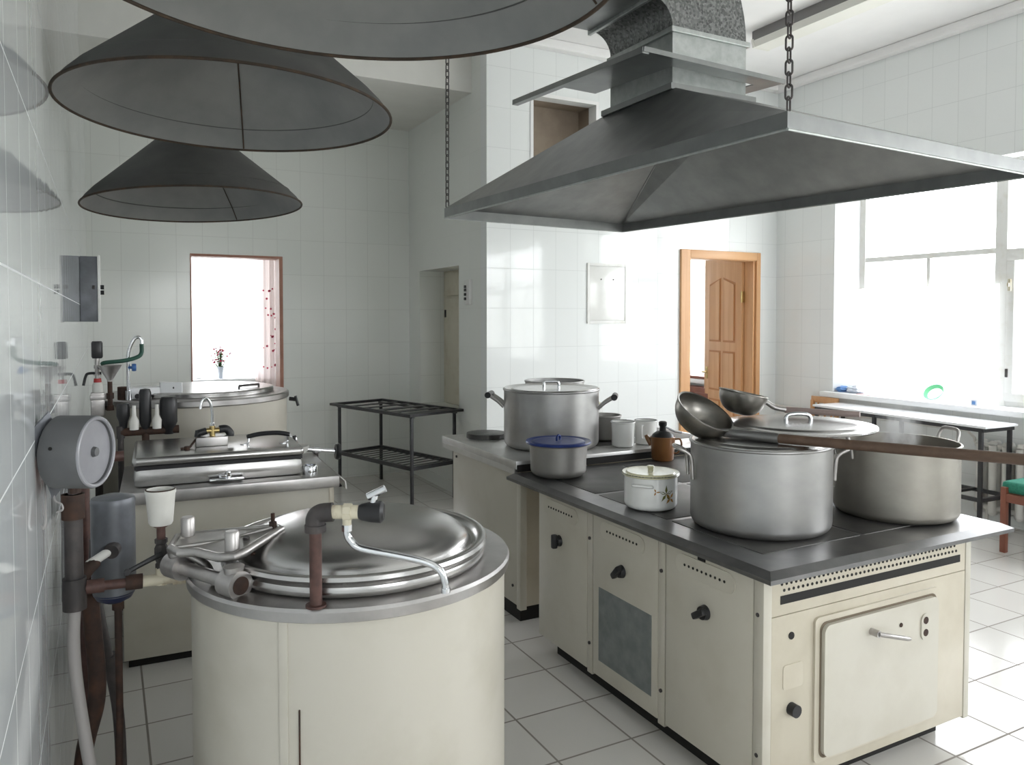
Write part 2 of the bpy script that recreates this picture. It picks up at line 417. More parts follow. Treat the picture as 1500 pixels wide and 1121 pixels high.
# window of the kitchen
WX = 6.66
def window(name, y0, y1, z0, z1, ym, sill=True):
    """y0<y1; ym: the wide mullion"""
    b = bm_()
    fw = .085
    box(b, (WX, y0, z0), (WX + .06, y0 + fw, z1), .006); box(b, (WX, y1 - fw - .12, z0), (WX + .06, y1 - .14, z1), .006)
    box(b, (WX, y0, z1 - fw), (WX + .06, y1, z1), .006); box(b, (WX, y0, z0), (WX + .06, y1, z0 + .05), .006)
    box(b, (WX - .005, ym - .05, z0), (WX + .065, ym + .05, z1), .006)
    w = struct(name, b, 'winpaint')
    yl = y1 - fw - .12
    m1 = bm_(); box(m1, (WX + .005, ym + .05, 2.24), (WX + .055, yl, 2.288), .004)
    obj('transom', m1, 'winpaint', w)
    m2 = bm_(); box(m2, (WX + .01, (ym + yl) / 2 - .018, z0 + .05), (WX + .05, (ym + yl) / 2 + .018, 2.24), .004)
    obj('glazing_bar', m2, 'winpaint', w)
    s = bm_()
    for lo, hi in (((WX - .012, y0 + fw, 2.17), (WX + .05, ym - .05, 2.27)), ((WX - .012, ym - .115, z0 + .048), (WX + .05, ym - .05, 2.17)),
                   ((WX - .012, y0 + fw, z0 + .05), (WX + .05, y0 + fw + .065, 2.17)), ((WX - .013, y0 + fw, z0 + .047), (WX + .051, ym - .05, z0 + .12))): box(s, lo, hi, .005)
    obj('sash', s, 'winpaint', w)
    h = bm_(); box(h, (WX - .03, ym - .095, 1.92), (WX - .012, ym - .07, 2.02), .004); box(h, (WX - .05, ym - .09, 1.955), (WX - .03, ym - .075, 1.985), .004); obj('window_handle', h, 'ivory', w)
    h = bm_(); box(h, (WX - .02, ym - .075, 1.20), (WX - .004, ym - .055, 1.27), .003); obj('latch', h, 'darkpipe', w)
    mid = (ym + yl) / 2
    for (a, c, d, e) in ((ym + .05, yl, 2.288, z1 - fw), (ym + .05, mid - .018, z0 + .05, 2.24), (mid + .018, yl, z0 + .05, 2.24), (y0 + fw, ym - .05, 2.27, z1 - fw), (y0 + fw + .065, ym - .115, z0 + .12, 2.17)):
        g = bm_(); box(g, (WX + .028, a, d), (WX + .032, c, e)); obj('pane', g, 'glass', w)
    if sill:
        s = bm_(); box(s, (XR - .09, y0 - .08, .905), (XR + .0, y1 + .085, .956), .012); box(s, (XR - .01, y0 + .003, .9505), (WX + .01, y1 - .003, .956)); obj('window_sill', s, 'reveal', w)
    rv = bm_(); prism(rv, [(XR + .001, y1 - .001), (XR + .001, y1 - .006), (WX, y1 - .145), (XR + .295, y1 - .145), (XR + .295, y1 - .001)], z0 + .003, z1 - .003); box(rv, (XR + .001, y0 + .001, z0), (WX, y0 + .004, z1)); box(rv, (XR + .001, y0, z1 - .004), (WX, y1, z1 - .001))
    obj('reveal', rv, 'reveal', w)
    return w
window('window_1', 2.3, 5.345, .95, 3.02, 3.827)
window('added_window_2', -2.4, 1.0, .95, 3.02, -.7)  # added window out of view along the same wall, brings in more daylight
def plain_window(name, X):
    b = bm_()
    return b
# windows of the two rooms beyond
b = bm_()
for lo, hi in (((.25, 10.36, .93), (.33, 10.42, 2.95)), ((1.72, 10.36, .93), (1.80, 10.42, 2.95)), ((.25, 10.36, 2.87), (1.80, 10.42, 2.95)), ((.25, 10.36, .93), (1.80, 10.42, .99)), ((.99, 10.36, .93), (1.05, 10.42, 2.95))): box(b, lo, hi, .005)
w3 = struct('window_3', b, 'winpaint')
s = bm_(); box(s, (.15, 10.10, .90), (2.2, 10.30, .935), .01); obj('window_sill', s, 'reveal', w3)
for a, c in ((.33, .99), (1.05, 1.72)):
    g = bm_(); box(g, (a, 10.388, .99), (c, 10.392, 2.87)); obj('pane', g, 'glass', w3)
b = bm_()
for lo, hi in (((WX, 6.9, .95), (WX + .06, 6.98, 2.9)), ((WX, 9.22, .95), (WX + .06, 9.3, 2.9)), ((WX, 6.9, 2.82), (WX + .06, 9.3, 2.9)), ((WX, 6.9, .95), (WX + .06, 9.3, 1.02)), ((WX, 8.0, .95), (WX + .06, 8.06, 2.9))): box(b, lo, hi, .005)
w4 = struct('window_4', b, 'winpaint')
s = bm_(); box(s, (XR - .12, 6.8, .90), (WX, 9.4, .95), .01); obj('window_sill', s, 'reveal', w4)
for a, c in ((6.98, 8.0), (8.06, 9.22)):
    g = bm_(); box(g, (WX + .028, a, 1.02), (WX + .032, c, 2.82)); obj('pane', g, 'glass', w4)

b = bm_()  # unseen window behind the camera, added as fill light for the far wall
for lo, hi in (((.7, YB - .22, 1.25), (.79, YB - .16, 2.95)), ((2.81, YB - .22, 1.25), (2.9, YB - .16, 2.95)), ((.7, YB - .22, 2.86), (2.9, YB - .16, 2.95)), ((.7, YB - .22, 1.25), (2.9, YB - .16, 1.33)), ((1.76, YB - .22, 1.25), (1.84, YB - .16, 2.95))): box(b, lo, hi, .005)
w5 = struct('added_window_5', b, 'winpaint')
s = bm_(); box(s, (.62, YB + .001, 1.205), (2.98, YB + .10, 1.248), .01); obj('window_sill', s, 'reveal', w5)
for a, c in ((.79, 1.76), (1.84, 2.81)):
    g = bm_(); box(g, (a, YB - .192, 1.33), (c, YB - .188, 2.86)); obj('pane', g, 'glass', w5)
# pine door in the back wall
b = bm_()
for lo, hi in (((5.117, YC - .028, 0), (5.235, YC + .002, 2.385)), ((6.145, YC - .028, 0), (6.20, YC + .002, 2.385))): box(b, lo, hi, .006)
box(b, (5.09, YC - .001, 0), (5.235, YC + .02, 2.36)) if False else None
d1 = struct('door_1', b, 'pine')
t = bm_(); box(t, (5.235, YC - .029, 2.30), (6.145, YC + .002, 2.385), .006); box(t, (5.235, YC - .002, 2.295), (6.145, YC + .125, 2.325), .003); obj('head_casing', t, 'pine_h', d1)
t = bm_(); box(t, (5.225, YC, 0), (5.262, YC + .125, 2.30), .003); box(t, (6.118, YC, 0), (6.155, YC + .125, 2.30), .003); box(t, (6.135, YC + .12, 0), (6.19, YC + .30, 2.40), .003); obj('jamb_lining', t, 'pine', d1)
# leaf, swung away into the next room: built along +x then turned about its hinge
LX = T(6.125, YC + .13, 0) @ RZ(math.radians(76))
lf = bm_(); box(lf, (0, 0, .01), (.82, .04, 2.375), .003, X=LX)
leaf = obj('door_leaf', lf, 'pine', d1)
def molding(x0, x1, z0, z1, peak):
    """groove frame with raised field on the face y=.04 side; peak: 0 flat, +1 high towards x1, -1 high towards x0"""
    g = bm_(); r = bm_()
    ztl = z1 if peak <= 0 else z1 - .07; ztr = z1 if peak >= 0 else z1 - .07
    for dx, bmx, y0_, y1_ in ((0, g, .036, .0415), (.022, r, .036, .050)):
        poly = [(x0 + dx, z0 + dx), (x1 - dx, z0 + dx), (x1 - dx, ztr - dx), (x0 + dx, ztl - dx)]
        prism(bmx, poly, -y1_, -y0_, X=LX @ RX(PI / 2))
    go = obj('panel_groove', g, 'pine_groove', leaf); obj('raised_panel', r, 'pine', leaf)
for z0, z1, pk in ((1.42, 2.15, 1), (.86, 1.32, 0), (.22, .76, 0)):
    molding(.12, .385, z0, z1, -pk if pk else 0) if False else None
    molding(.435, .70, z0, z1, -1 if pk else 0)
    molding(.12, .385, z0, z1, 1 if pk else 0)
for z in (1.92, .4):
    h = bm_(); box(h, (6.07, YC + .118, z - .06), (6.118, YC + .135, z + .06), .004); cyl(h, (6.112, YC + .138, z - .06), (6.112, YC + .138, z + .06), .009); obj('hinge', h, 'brass', d1)
h = bm_(); cyl(h, LX @ V(.76, .03, 1.06), LX @ V(.76, .09, 1.06), .011); tube(h, [LX @ V(.77, .09, 1.06), LX @ V(.66, .095, 1.06)], .010); box(h, (.735, .038, .98), (.785, .046, 1.12), .004, X=LX); obj('door_handle', h, 'brass', leaf)

# red-brown frame of the far doorway
b = bm_()
for lo, hi in (((.73, YF - .01, 0), (.742, YF + .21, 2.315)), ((1.565, YF - .012, 0), (1.60, YF + .21, 2.315)), ((.742, YF - .01, 2.29), (1.565, YF + .21, 2.315))): box(b, lo, hi, .003)
struct('door_2', b, 'reddoor')
# cupboard door at the back of the niche
b = bm_(); box(b, (3.235, 6.66, .76), (3.28, 7.74, 2.22)); d3 = struct('door_3', b, 'cupboard')
for z0, z1 in ((.80, 1.90), (1.93, 2.17)):
    l = bm_(); box(l, (3.215, 6.72, z0), (3.237, 7.62, z1), .004); lo_ = obj('cupboard_leaf', l, 'cupboard', d3)
    if z0 < 1:
        h = bm_(); box(h, (3.205, 7.60, 1.70), (3.217, 7.63, 1.78), .002); obj('hinge', h, 'darkpipe', lo_)
        h = bm_(); cyl(h, (3.2, 6.80, 1.22), (3.216, 6.80, 1.22), .018); obj('knob', h, 'black', lo_)
# white access hatch on the back wall
b = bm_()
for lo, hi in (((4.005, YC - .012, 1.64), (4.03, YC, 2.21)), ((4.435, YC - .012, 1.64), (4.46, YC, 2.21)), ((4.03, YC - .012, 2.185), (4.435, YC, 2.21)), ((4.03, YC - .012, 1.64), (4.435, YC, 1.668))): box(b, lo, hi, .002)
hatch = thing('access_hatch', 'small white framed hatch flush in the bright tiled wall left of the pine door', 'hatch', (4.232, YC, 1.64))
obj('hatch_frame', b, 'ivory', hatch).data.materials[0] = M['winpaint']
b = bm_(); box(b, (4.032, YC - .009, 1.67), (4.433, YC, 2.183), .002); hp = obj('hatch_panel', b, 'white_en', hatch)
for x in (4.16, 4.30):
    b = bm_(); cyl(b, (x, YC - .013, 2.06), (x, YC - .008, 2.06), .007, 12); obj('screw', b, 'darkpipe', hp)
# ------------------------------------------------------------------ cone hoods over the kettles
HR = .52
def cone_hood(loc, rot, label, pipe_top, seams):
    """loc = centre of the rim"""
    t = thing('cone_hood', label, 'extractor hood', (loc[0], loc[1], loc[2]), 'conical extractor hoods')
    X = T(*loc) @ rot
    b = bm_(); r0 = .11; hh = .375; th = .004
    lathe(b, [(HR, .0), (HR - .022, .030), (HR - .058, .068), (r0, hh)], (0, 0, 0), 96, X)
    body = obj('cone', b, 'cone', t, 35)
    b = bm_(); lathe(b, [(HR - .004, .0), (HR - .026, .028), (HR - .062, .064), (r0 - .004, hh - .004)], (0, 0, 0), 96, X)
    obj('cone_inside', b, 'cone_in', t, 35)
    b = bm_(); ring(b, (0, 0, 0), HR - .002, .0048, 96, 8, X); obj('rolled_rim', b, 'conerust', t)
    b = bm_(); ring(b, (0, 0, .066), HR - .0605, .0028, 96, 6, X); obj('swaged_bead', b, 'cone', body)
    for a in seams:
        b = bm_(); p = [X @ V((HR - .008) * math.cos(a), (HR - .008) * math.sin(a), .004), X @ V((HR - .064) * math.cos(a), (HR - .064) * math.sin(a), .064), X @ V((r0 - .004) * math.cos(a), (r0 - .004) * math.sin(a), hh - .01)]
        tube(b, p, .0028, 6); obj('seam', b, 'conerust', t)
    b = bm_(); lathe(b, [(r0 - .004, hh - .03), (r0 + .008, hh - .03), (r0 + .008, hh + .03), (r0, hh + .03), (r0, pipe_top - loc[2]), (r0 - .004, pipe_top - loc[2])], (0, 0, 0), 40, T(*loc)); obj('stack_pipe', b, 'cone', t)
    return t
def tilt(a, b_):
    n = V(a, b_, 1).normalized(); return V(0, 0, 1).rotation_difference(n).to_matrix().to_4x4()
cone_hood((.387, 1.404, 2.344), tilt(.021, -.009), 'dark zinc cone hood nearest the viewer, cut off by the top of the picture', ZC - .002, (PI * .95, PI * 1.95))
cone_hood((.382, 2.707, 2.374), tilt(.011, .021), 'dark zinc cone hood with a rusty rim, middle of the row of three', ZC - .002, (PI * .43, PI * 1.43))
cone_hood((.415, 4.22, 2.264), tilt(-.042, .045), 'dark zinc cone hood furthest along the left wall, smallest and lowest of the row', ZC - .002, (PI * .33, PI * 1.33))

# ------------------------------------------------------------------ rectangular canopy hood over the stove
hood = thing('canopy_hood', 'large grey galvanised pyramid hood hung on chains over the stove', 'extractor hood', (2.61, 3.12, 2.3))
cr = [V(1.83, 4.35, 2.30), V(3.23, 4.46, 2.30), V(3.60, 1.93, 2.315), V(1.94, 1.79, 2.30)]      # left, far, right, near
sk = .060
nk = [V(2.36, 3.37, 2.775), V(2.82, 3.37, 2.775), V(2.82, 2.87, 2.775), V(2.36, 2.87, 2.775)]
up_ = [c + V(0, 0, sk) for c in cr]
ctr = V(2.61, 3.12, 0)
def inset(c, d):
    q = (ctr - c); q.z = 0; return c + q.normalized() * d
b = bm_()
for k in range(4):
    j = (k + 1) % 4
    quad(b, up_[k], up_[j], nk[j], nk[k])
    quad(b, inset(up_[k], .006) - V(0, 0, .004), inset(up_[j], .006) - V(0, 0, .004), inset(nk[j], .006), inset(nk[k], .006))
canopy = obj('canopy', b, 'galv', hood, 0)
b = bm_()
for k in range(4):
    j = (k + 1) % 4
    d = (cr[j] - cr[k]).normalized(); n = V(d.y, -d.x, 0)
    if (cr[k] - ctr).dot(n) < 0: n = -n
    n.z = 0
    A = [cr[k], cr[j], up_[j], up_[k]]; Bk = [inset(p, .008) for p in A]
    va = [b.verts.new(p) for p in A]; vb = [b.verts.new(p) for p in Bk]
    b.faces.new(va); b.faces.new(vb[::-1]); b.faces.new((va[0], va[1], vb[1], vb[0])); b.faces.new((va[3], va[2], vb[2], vb[3]))
obj('rim_skirt', b, 'galv', hood, 0)
b = bm_()
for k in range(4):
    j = (k + 1) % 4
    tube(b, [cr[k] + V(0, 0, .002), cr[j] + V(0, 0, .002)], .005, 8)
obj('rim_bead', b, 'galv_light', hood)
b = bm_()
for k in range(4): tube(b, [inset(up_[k], .012) - V(0, 0, .004), inset(nk[k], .012)], .005, 6)
obj('corner_seam', b, 'galv', hood)
# foot flange of the neck
b = bm_()
box(b, (2.325, 2.835, 2.757), (2.855, 2.87, 2.785)); box(b, (2.325, 3.37, 2.757), (2.855, 3.405, 2.785)); box(b, (2.325, 2.87, 2.757), (2.36, 3.37, 2.785)); box(b, (2.82, 2.87, 2.757), (2.855, 3.37, 2.785)); obj('neck_flange', b, 'galv', hood, 0)
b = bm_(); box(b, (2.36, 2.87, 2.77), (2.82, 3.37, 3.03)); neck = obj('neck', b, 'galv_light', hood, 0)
b = bm_(); box(b, (2.345, 2.855, 3.03), (2.835, 3.385, 3.055), .003); obj('collar', b, 'galv_light', hood, 0)
b = bm_()
for z in (2.90,):
    box(b, (2.354, 2.864, z), (2.826, 2.8695, z + .006)); box(b, (2.354, 2.87, z), (2.3595, 3.37, z + .006))
obj('seam', b, 'galv', neck, 0)
# elbow towards -X, then the horizontal duct running over the cone hoods
b = bm_(); Xc, Zc = 2.36 - .12, 3.055; ri, ro = .12, .58; n = 14
ringv = []
for k in range(n + 1):
    a = (PI / 2) * k / n
    pts = []
    for y, r in ((2.87, ro), (3.37, ro), (3.37, ri), (2.87, ri)):
        pts.append(b.verts.new((Xc + r * math.cos(a), y, Zc + r * math.sin(a))))
    ringv.append(pts)
for A, B_ in zip(ringv[:-1], ringv[1:]):
    for k in range(4): b.faces.new((A[k], A[(k + 1) % 4], B_[(k + 1) % 4], B_[k]))
obj('duct_elbow', b, 'spangle', hood, 30)
b = bm_(); box(b, (X0 + .002, 2.87, Zc + ri), (Xc, 3.37, Zc + ro)); duct = obj('duct', b, 'galv', hood, 0)
b = bm_(); box(b, (Xc - .012, 2.852, Zc + ri - .018), (Xc + .006, 3.388, Zc + ro + .018), .003); obj('duct_flange', b, 'galv_light', duct, 0)
# loose sheet plate round the neck and its long flat strip
b = bm_()
PX = T(2.10, 2.75, 2.868)
def plate(lo, hi): box(b, lo, hi, X=PX @ RX(math.radians(3.2)) @ RY(math.radians(1.5)))
plate((0, 0, 0), (.86, .112, .006)); plate((0, .112, 0), (.252, .75, .006)); plate((.768, .112, 0), (.86, .75, .006))
obj('sheet_plate', b, 'galv', hood, 0)
b = bm_(); 
def strip(lo, hi): box(b, lo, hi, X=PX @ RX(math.radians(3.2)) @ RY(math.radians(1.5)))
strip((-.006, 0, -.012), (.03, 1.22, .016)); strip((0, -.004, -.004), (.86, .010, .018)); obj('plate_edge_strip', b, 'galv', hood, 0)

# ------------------------------------------------------------------ chains
def link_mesh():
    b = bm_(); L = .019; r = .0085; pts = []
    for k in range(9): a = PI * k / 8; pts.append(V(r * math.cos(a), 0, L - r + r * math.sin(a)))
    for k in range(9): a = PI + PI * k / 8; pts.append(V(r * math.cos(a), 0, -(L - r) + r * math.sin(a)))
    pts.append(pts[0]); P = [p * 1.3 for p in pts]
    tube(b, P, .0034, 6, caps=False); bmesh.ops.remove_doubles(b, verts=b.verts, dist=1e-5)
    return b
first = None
def chain(top, bot, label):
    global first
    t = thing('chain', label, 'chain', bot, 'chains holding the canopy hood')
    D = V(*top) - V(*bot); n = int(D.length / .0385); q = V(0, 0, 1).rotation_difference(D.normalized())
    for k in range(n + 1):
        p = D * (k / n)
        if first is None:
            first = obj('link', link_mesh(), 'darkpipe', None)
            o = first
        else:
            o = first.copy(); COL.objects.link(o)
        o.parent = t; o.location = p
        o.rotation_mode = 'QUATERNION'; o.rotation_quaternion = q @ Quaternion((0, 0, 1), .35 + (PI / 2 if k % 2 else 0))
chain((1.955, 1.80, ZC - .005), (1.955, 1.80, 2.385), 'steel link chain hanging down to the near corner of the canopy hood')
chain((1.85, 4.34, ZC - .005), (1.845, 4.34, 2.385), 'steel link chain hanging down to the left corner of the canopy hood')

# ------------------------------------------------------------------ ceiling lamp
lamp = thing('fluorescent_lamp', 'long fluorescent fitting on the white ceiling, switched off', 'lamp', (5.12, 4.1, 4.06))
b = bm_(); box(b, (5.02, 3.35, 4.105), (5.22, 5.04, ZC - .001), .008); obj('lamp_body', b, 'lampgray', lamp)
b = bm_(); prism(b, [(-.10, 0), (-.085, -.055), (.085, -.055), (.10, 0)], -.84, .84, T(5.12, 4.195, 4.105) @ RX(PI / 2)); obj('diffuser', b, 'lampwhite', lamp, 20)
for y in (3.36, 5.03):
    b = bm_(); prism(b, [(-.106, .012), (-.106, -.005), (-.09, -.057), (.09, -.057), (.106, -.005), (.106, .012)], -.012, .012, T(5.12, y, 4.105) @ RX(PI / 2)); obj('end_cap', b, 'lampwhite', lamp, 20)

# ------------------------------------------------------------------ left wall switch box, wall switch
sb = thing('switch_box', 'dark grey metal electric box high on the left wall near the corner', 'electric box', (X0, 5.78, 1.68))
b = bm_(); box(b, (X0 + .001, 5.62, 1.672), (X0 + .10, 5.95, 2.09), .004); obj('casing', b, 'gaugegray', sb).data.materials[0] = M['tankgray']
b = bm_(); box(b, (X0 + .10, 5.61, 1.665), (X0 + .116, 5.96, 2.097), .004); dr = obj('box_door', b, 'winpaint', sb)
for z in (1.895, 1.86):
    b = bm_(); cyl(b, (X0 + .116, 5.66, z), (X0 + .137, 5.66, z), .014, 14); obj('button', b, 'black', dr)
b = bm_(); box(b, (X0 + .07, 5.612, 1.88), (X0 + .085, 5.62, 1.905), .002); obj('lock', b, 'darkpipe', sb)
sw = thing('wall_switch', 'narrow white switch plate with black buttons on the recess wall beside the niche', 'switch', (XA - .01, 6.45, 1.83))
b = bm_(); box(b, (XA - .03, 6.39, 1.815), (XA - .001, 6.49, 2.045), .006); obj('switch_plate', b, 'winpaint', sw)
for z in (1.87, 1.91, 1.95, 1.98):
    b = bm_(); box(b, (XA - .046, 6.455, z - .013), (XA - .030, 6.48, z + .013), .004); obj('button', b, 'black', sw)
# ------------------------------------------------------------------ the main stove
st = thing('stove', 'white enamelled institutional stove with a dark steel top, nearest the viewer', 'stove', (2.5, 2.6, 0))
SX0, SX1, SY0, SY1, SZ = 1.93, 3.06, 1.86, 3.37, .86
b = bm_(); box(b, (SX0 + .02, SY0 + .02, .09), (SX1 - .01, SY1 - .005, .825)); obj('body', b, 'enamel', st, 0)
b = bm_(); box(b, (2.0, 1.95, .0), (3.0, 3.30, .09)); obj('plinth', b, 'darkslot', st, 0)
for x in (2.03, 2.97):
    for y in (1.98, 3.27):
        b = bm_(); cyl(b, (x, y, 0), (x, y, .10), .028, 16); obj('foot', b, 'rust', st)
# top with a turned down bevelled lip
b = bm_()
tx0, tx1, ty0, ty1 = 1.932, 3.225, 1.835, 3.645
lo = .84; ex0, ex1, ey0, ey1 = 1.893, 3.25, 1.795, 3.655
def frustum(bm, a, bb, z0, z1):
    A = [bm.verts.new((x, y, z0)) for x, y in ((a[0], a[2]), (a[1], a[2]), (a[1], a[3]), (a[0], a[3]))]
    B_ = [bm.verts.new((x, y, z1)) for x, y in ((bb[0], bb[2]), (bb[1], bb[2]), (bb[1], bb[3]), (bb[0], bb[3]))]
    bm.faces.new(A[::-1]); bm.faces.new(B_)
    for k in range(4): bm.faces.new((A[k], A[(k + 1) % 4], B_[(k + 1) % 4], B_[k]))
frustum(b, (ex0, ex1, ey0, ey1), (tx0, tx1, ty0, ty1), .845, SZ); frustum(b, (ex0, ex1, ey0, ey1), (ex0, ex1, ey0, ey1), .83, .845)
bmesh.ops.remove_doubles(b, verts=b.verts, dist=1e-5)
top = obj('stove_top', b, 'stovetop', st, 10)
for (x0, x1) in ((2.05, 2.56), (2.58, 3.10)):
    for (y0, y1) in ((1.98, 2.48), (2.51, 3.01), (3.04, 3.54)):
        b = bm_(); box(b, (x0, y0, SZ - .004), (x1, y1, SZ + .0025), .003); obj('hotplate', b, 'hotplate', top, 30)
# side facing the kettles: three doors
MY = [3.37, 2.88, 2.37, 1.86]
for k in range(3):
    y1, y0 = MY[k], MY[k + 1]
    b = bm_(); box(b, (SX0 - .002, y0 + .045, .095), (SX0 + .02, y1 - .006, .825), .004)
    pn = obj('side_panel', b, 'enamel_w', st)
    b = bm_(); box(b, (SX0, y0 + .002, .08), (SX0 + .02, y0 + .043, .83), .003); obj('side_strip', b, 'enamel_w', st)
    yc = (y0 + y1) / 2 + .03
    # raised pill round the vent holes
    b = bm_(); poly = []
    for j in range(13): a = -PI / 2 + PI * j / 12; poly.append((.12 + .038 * math.cos(a), .038 * math.sin(a)))
    for j in range(13): a = PI / 2 + PI * j / 12; poly.append((-.12 + .038 * math.cos(a), .038 * math.sin(a)))
    XX = Matrix(((0, 0, -1, SX0), (-1, 0, 0, yc), (0, 1, 0, .765), (0, 0, 0, 1)))
    prism(b, poly, 0, .006, XX); vp = obj('vent_plate', b, 'enamel_w', pn, 20)
    b = bm_()
    for j in range(10):
        y = yc + .105 - j * .0235
        cyl(b, (SX0 - .0075, y, .765), (SX0 - .0050, y, .765), .0052, 10)
    obj('vent_holes', b, 'darkslot', vp, 0)
    # switch knob
    b = bm_(); ky, kz = (3.178, .614), None
    ky = (3.165, 2.655, 2.14)[k]; kz = .62
    cyl(b, (SX0 - .022, ky, kz), (SX0 - .001, ky, kz), .024, 24, .028)
    box(b, (-.045, -.013, -.034), (-.018, .013, .034), .008, X=T(SX0, ky, kz) @ RX((0, .75, 1.0)[k])); obj('knob', b, 'black', pn)
    for y, z in ((y0 + .022, .70), (y0 + .022, .22)):
        b = bm_(); cyl(b, (SX0 - .006, y, z), (SX0 + .001, y, z), .0075, 10); obj('screw', b, 'darkpipe', pn)
    if k == 1:
        b = bm_(); box(b, (SX0 - .004, 2.452, .17), (SX0 - .001, 2.826, .50)); obj('bare_plate', b, 'greypanel', pn, 0)
    if k == 2:
        b = bm_(); box(b, (SX0 - .006, y1 - .23, .804), (SX0, y1 - .19, .816), .002); obj('tab', b, 'darkslot', pn)
# front facing the viewer
F = SY0
b = bm_(); box(b, (SX0 - .004, F - .004, .085), (SX0 + .035, F + .03, .832), .004); obj('corner_post', b, 'enamel_w', st)
b = bm_(); box(b, (SX1 - .03, F - .004, .085), (SX1 + .004, F + .03, .832), .004); obj('corner_post', b, 'enamel_w', st)
b = bm_(); box(b, (SX0 + .036, F - .001, .69), (SX1 - .031, F + .02, .832), .002); vb = obj('vent_band', b, 'enamel', st)
b = bm_()
for r, z in enumerate((.797, .775)):
    for j in range(43):
        x = 2.012 + (r * .5 + j) * .0225
        cyl(b, (x, F - .0025, z), (x, F + .0, z), .0056, 8)
o = obj('vent_holes', b, 'darkslot', vb, 0)
b = bm_(); box(b, (2.006, F - .003, .728), (2.994, F + .001, .757)); obj('slot', b, 'darkslot', vb, 0)
b = bm_(); box(b, (SX0 + .036, F - .002, .095), (SX1 - .031, F + .02, .688), .004); fp = obj('front_panel', b, 'enamel', st)
def rrect(x0, x1, z0, z1, r, n=6):
    P = []
    for cx, cz, a0 in ((x1 - r, z1 - r, 0), (x0 + r, z1 - r, PI / 2), (x0 + r, z0 + r, PI), (x1 - r, z0 + r, 1.5 * PI)):
        for k in range(n + 1): a = a0 + PI / 2 * k / n; P.append((cx + r * math.cos(a), cz + r * math.sin(a)))
    return P
XF = Matrix(((1, 0, 0, 0), (0, 0, -1, F), (0, 1, 0, 0), (0, 0, 0, 1)))
b = bm_(); prism(b, rrect(2.165, 2.85, .14, .655, .02), .0, .012, XF); od = obj('oven_door', b, 'enamel', st, 30)
b = bm_(); prism(b, rrect(2.195, 2.825, .16, .628, .03), .012, .028, XF); obj('door_field', b, 'enamel_w', od, 30)
b = bm_(); prism(b, rrect(2.187, 2.833, .152, .636, .03), .0121, .0135, XF); obj('door_gasket', b, 'grime', od, 30)
b = bm_(); prism(b, rrect(2.715, 2.765, .475, .575, .024), .028, .033, XF); ep = obj('peephole_plate', b, 'enamel_w', od, 30)
for z in (.55, .503):
    b = bm_(); cyl(b, (2.74, F - .0345, z), (2.74, F - .032, z), .014, 14); obj('peephole', b, 'rust', ep)
b = bm_(); cyl(b, (2.435, F - .028, .565), (2.435, F - .062, .565), .013, 14); tube(b, smooth_path([(2.435, F - .06, .565), (2.49, F - .075, .552), (2.58, F - .08, .527)]), [.0085] * 16 + [.006], 10); obj('door_handle', b, 'cast', od)
b = bm_(); cyl(b, (2.60, F - .031, .557), (2.60, F - .027, .557), .008, 10); obj('bolt', b, 'rust', od)
b = bm_(); cyl(b, (2.058, F - .005, .613), (2.058, F, .613), .013, 16); obj('hole', b, 'darkslot', fp)
b = bm_(); prism(b, rrect(2.02, 2.115, .43, .515, .012), .0, .0045, XF); obj('name_plate', b, 'enamel', fp, 30)
b = bm_(); cyl(b, (2.06, F - .03, .36), (2.06, F, .36), .022, 16); obj('knob', b, 'black', fp)

# ------------------------------------------------------------------ second stove behind it
s2 = thing('stove', 'cream enamelled stove behind the nearest stove, carrying the big lidded stockpot', 'stove', (2.7, 4.2, 0))
b = bm_(); box(b, (2.015, 3.72, .09), (3.42, 4.62, .86)); obj('body', b, 'enamel', s2, 0)
b = bm_(); box(b, (2.00, 3.70, .10), (2.016, 4.62, .86), .004); sp_ = obj('side_panel', b, 'enamel_w', s2)
for y, z in ((4.56, .80), (3.78, .20)):
    b = bm_(); cyl(b, (1.994, y, z), (2.0, y, z), .008, 10); obj('screw', b, 'darkpipe', sp_)
b = bm_(); box(b, (1.99, 3.675, .09), (2.03, 3.72, .86), .004); obj('corner_post', b, 'enamel_w', s2)
b = bm_(); box(b, (2.03, 3.75, 0), (3.40, 4.58, .09)); obj('plinth', b, 'darkslot', s2, 0)
b = bm_(); box(b, (1.955, 3.66, .875), (3.48, 4.70, .92), .004); box(b, (1.955, 3.68, .845), (1.975, 4.70, .876)); t2 = obj('worktop', b, 'lightsteel', s2)
b = bm_(); box(b, (1.96, 3.655, .862), (3.48, 3.675, .90)); obj('worktop_edge', b, 'darkslot', s2, 0)
for x0, x1 in ((2.62, 3.02), (3.04, 3.44)):
    b = bm_(); box(b, (x0, 3.86, .918), (x1, 4.62, .9225), .003); obj('hotplate', b, 'hotplate', t2)
b = bm_(); lathe(b, [(0, 0), (.13, 0), (.13, .03), (.10, .034), (0, .034)], (2.185, 4.50, .9202), 32); solo('burner_cover', b, 'hotplate', 'round black iron burner cover on the cream stove left of the stockpot', 'burner cover', (2.185, 4.50, .9202))

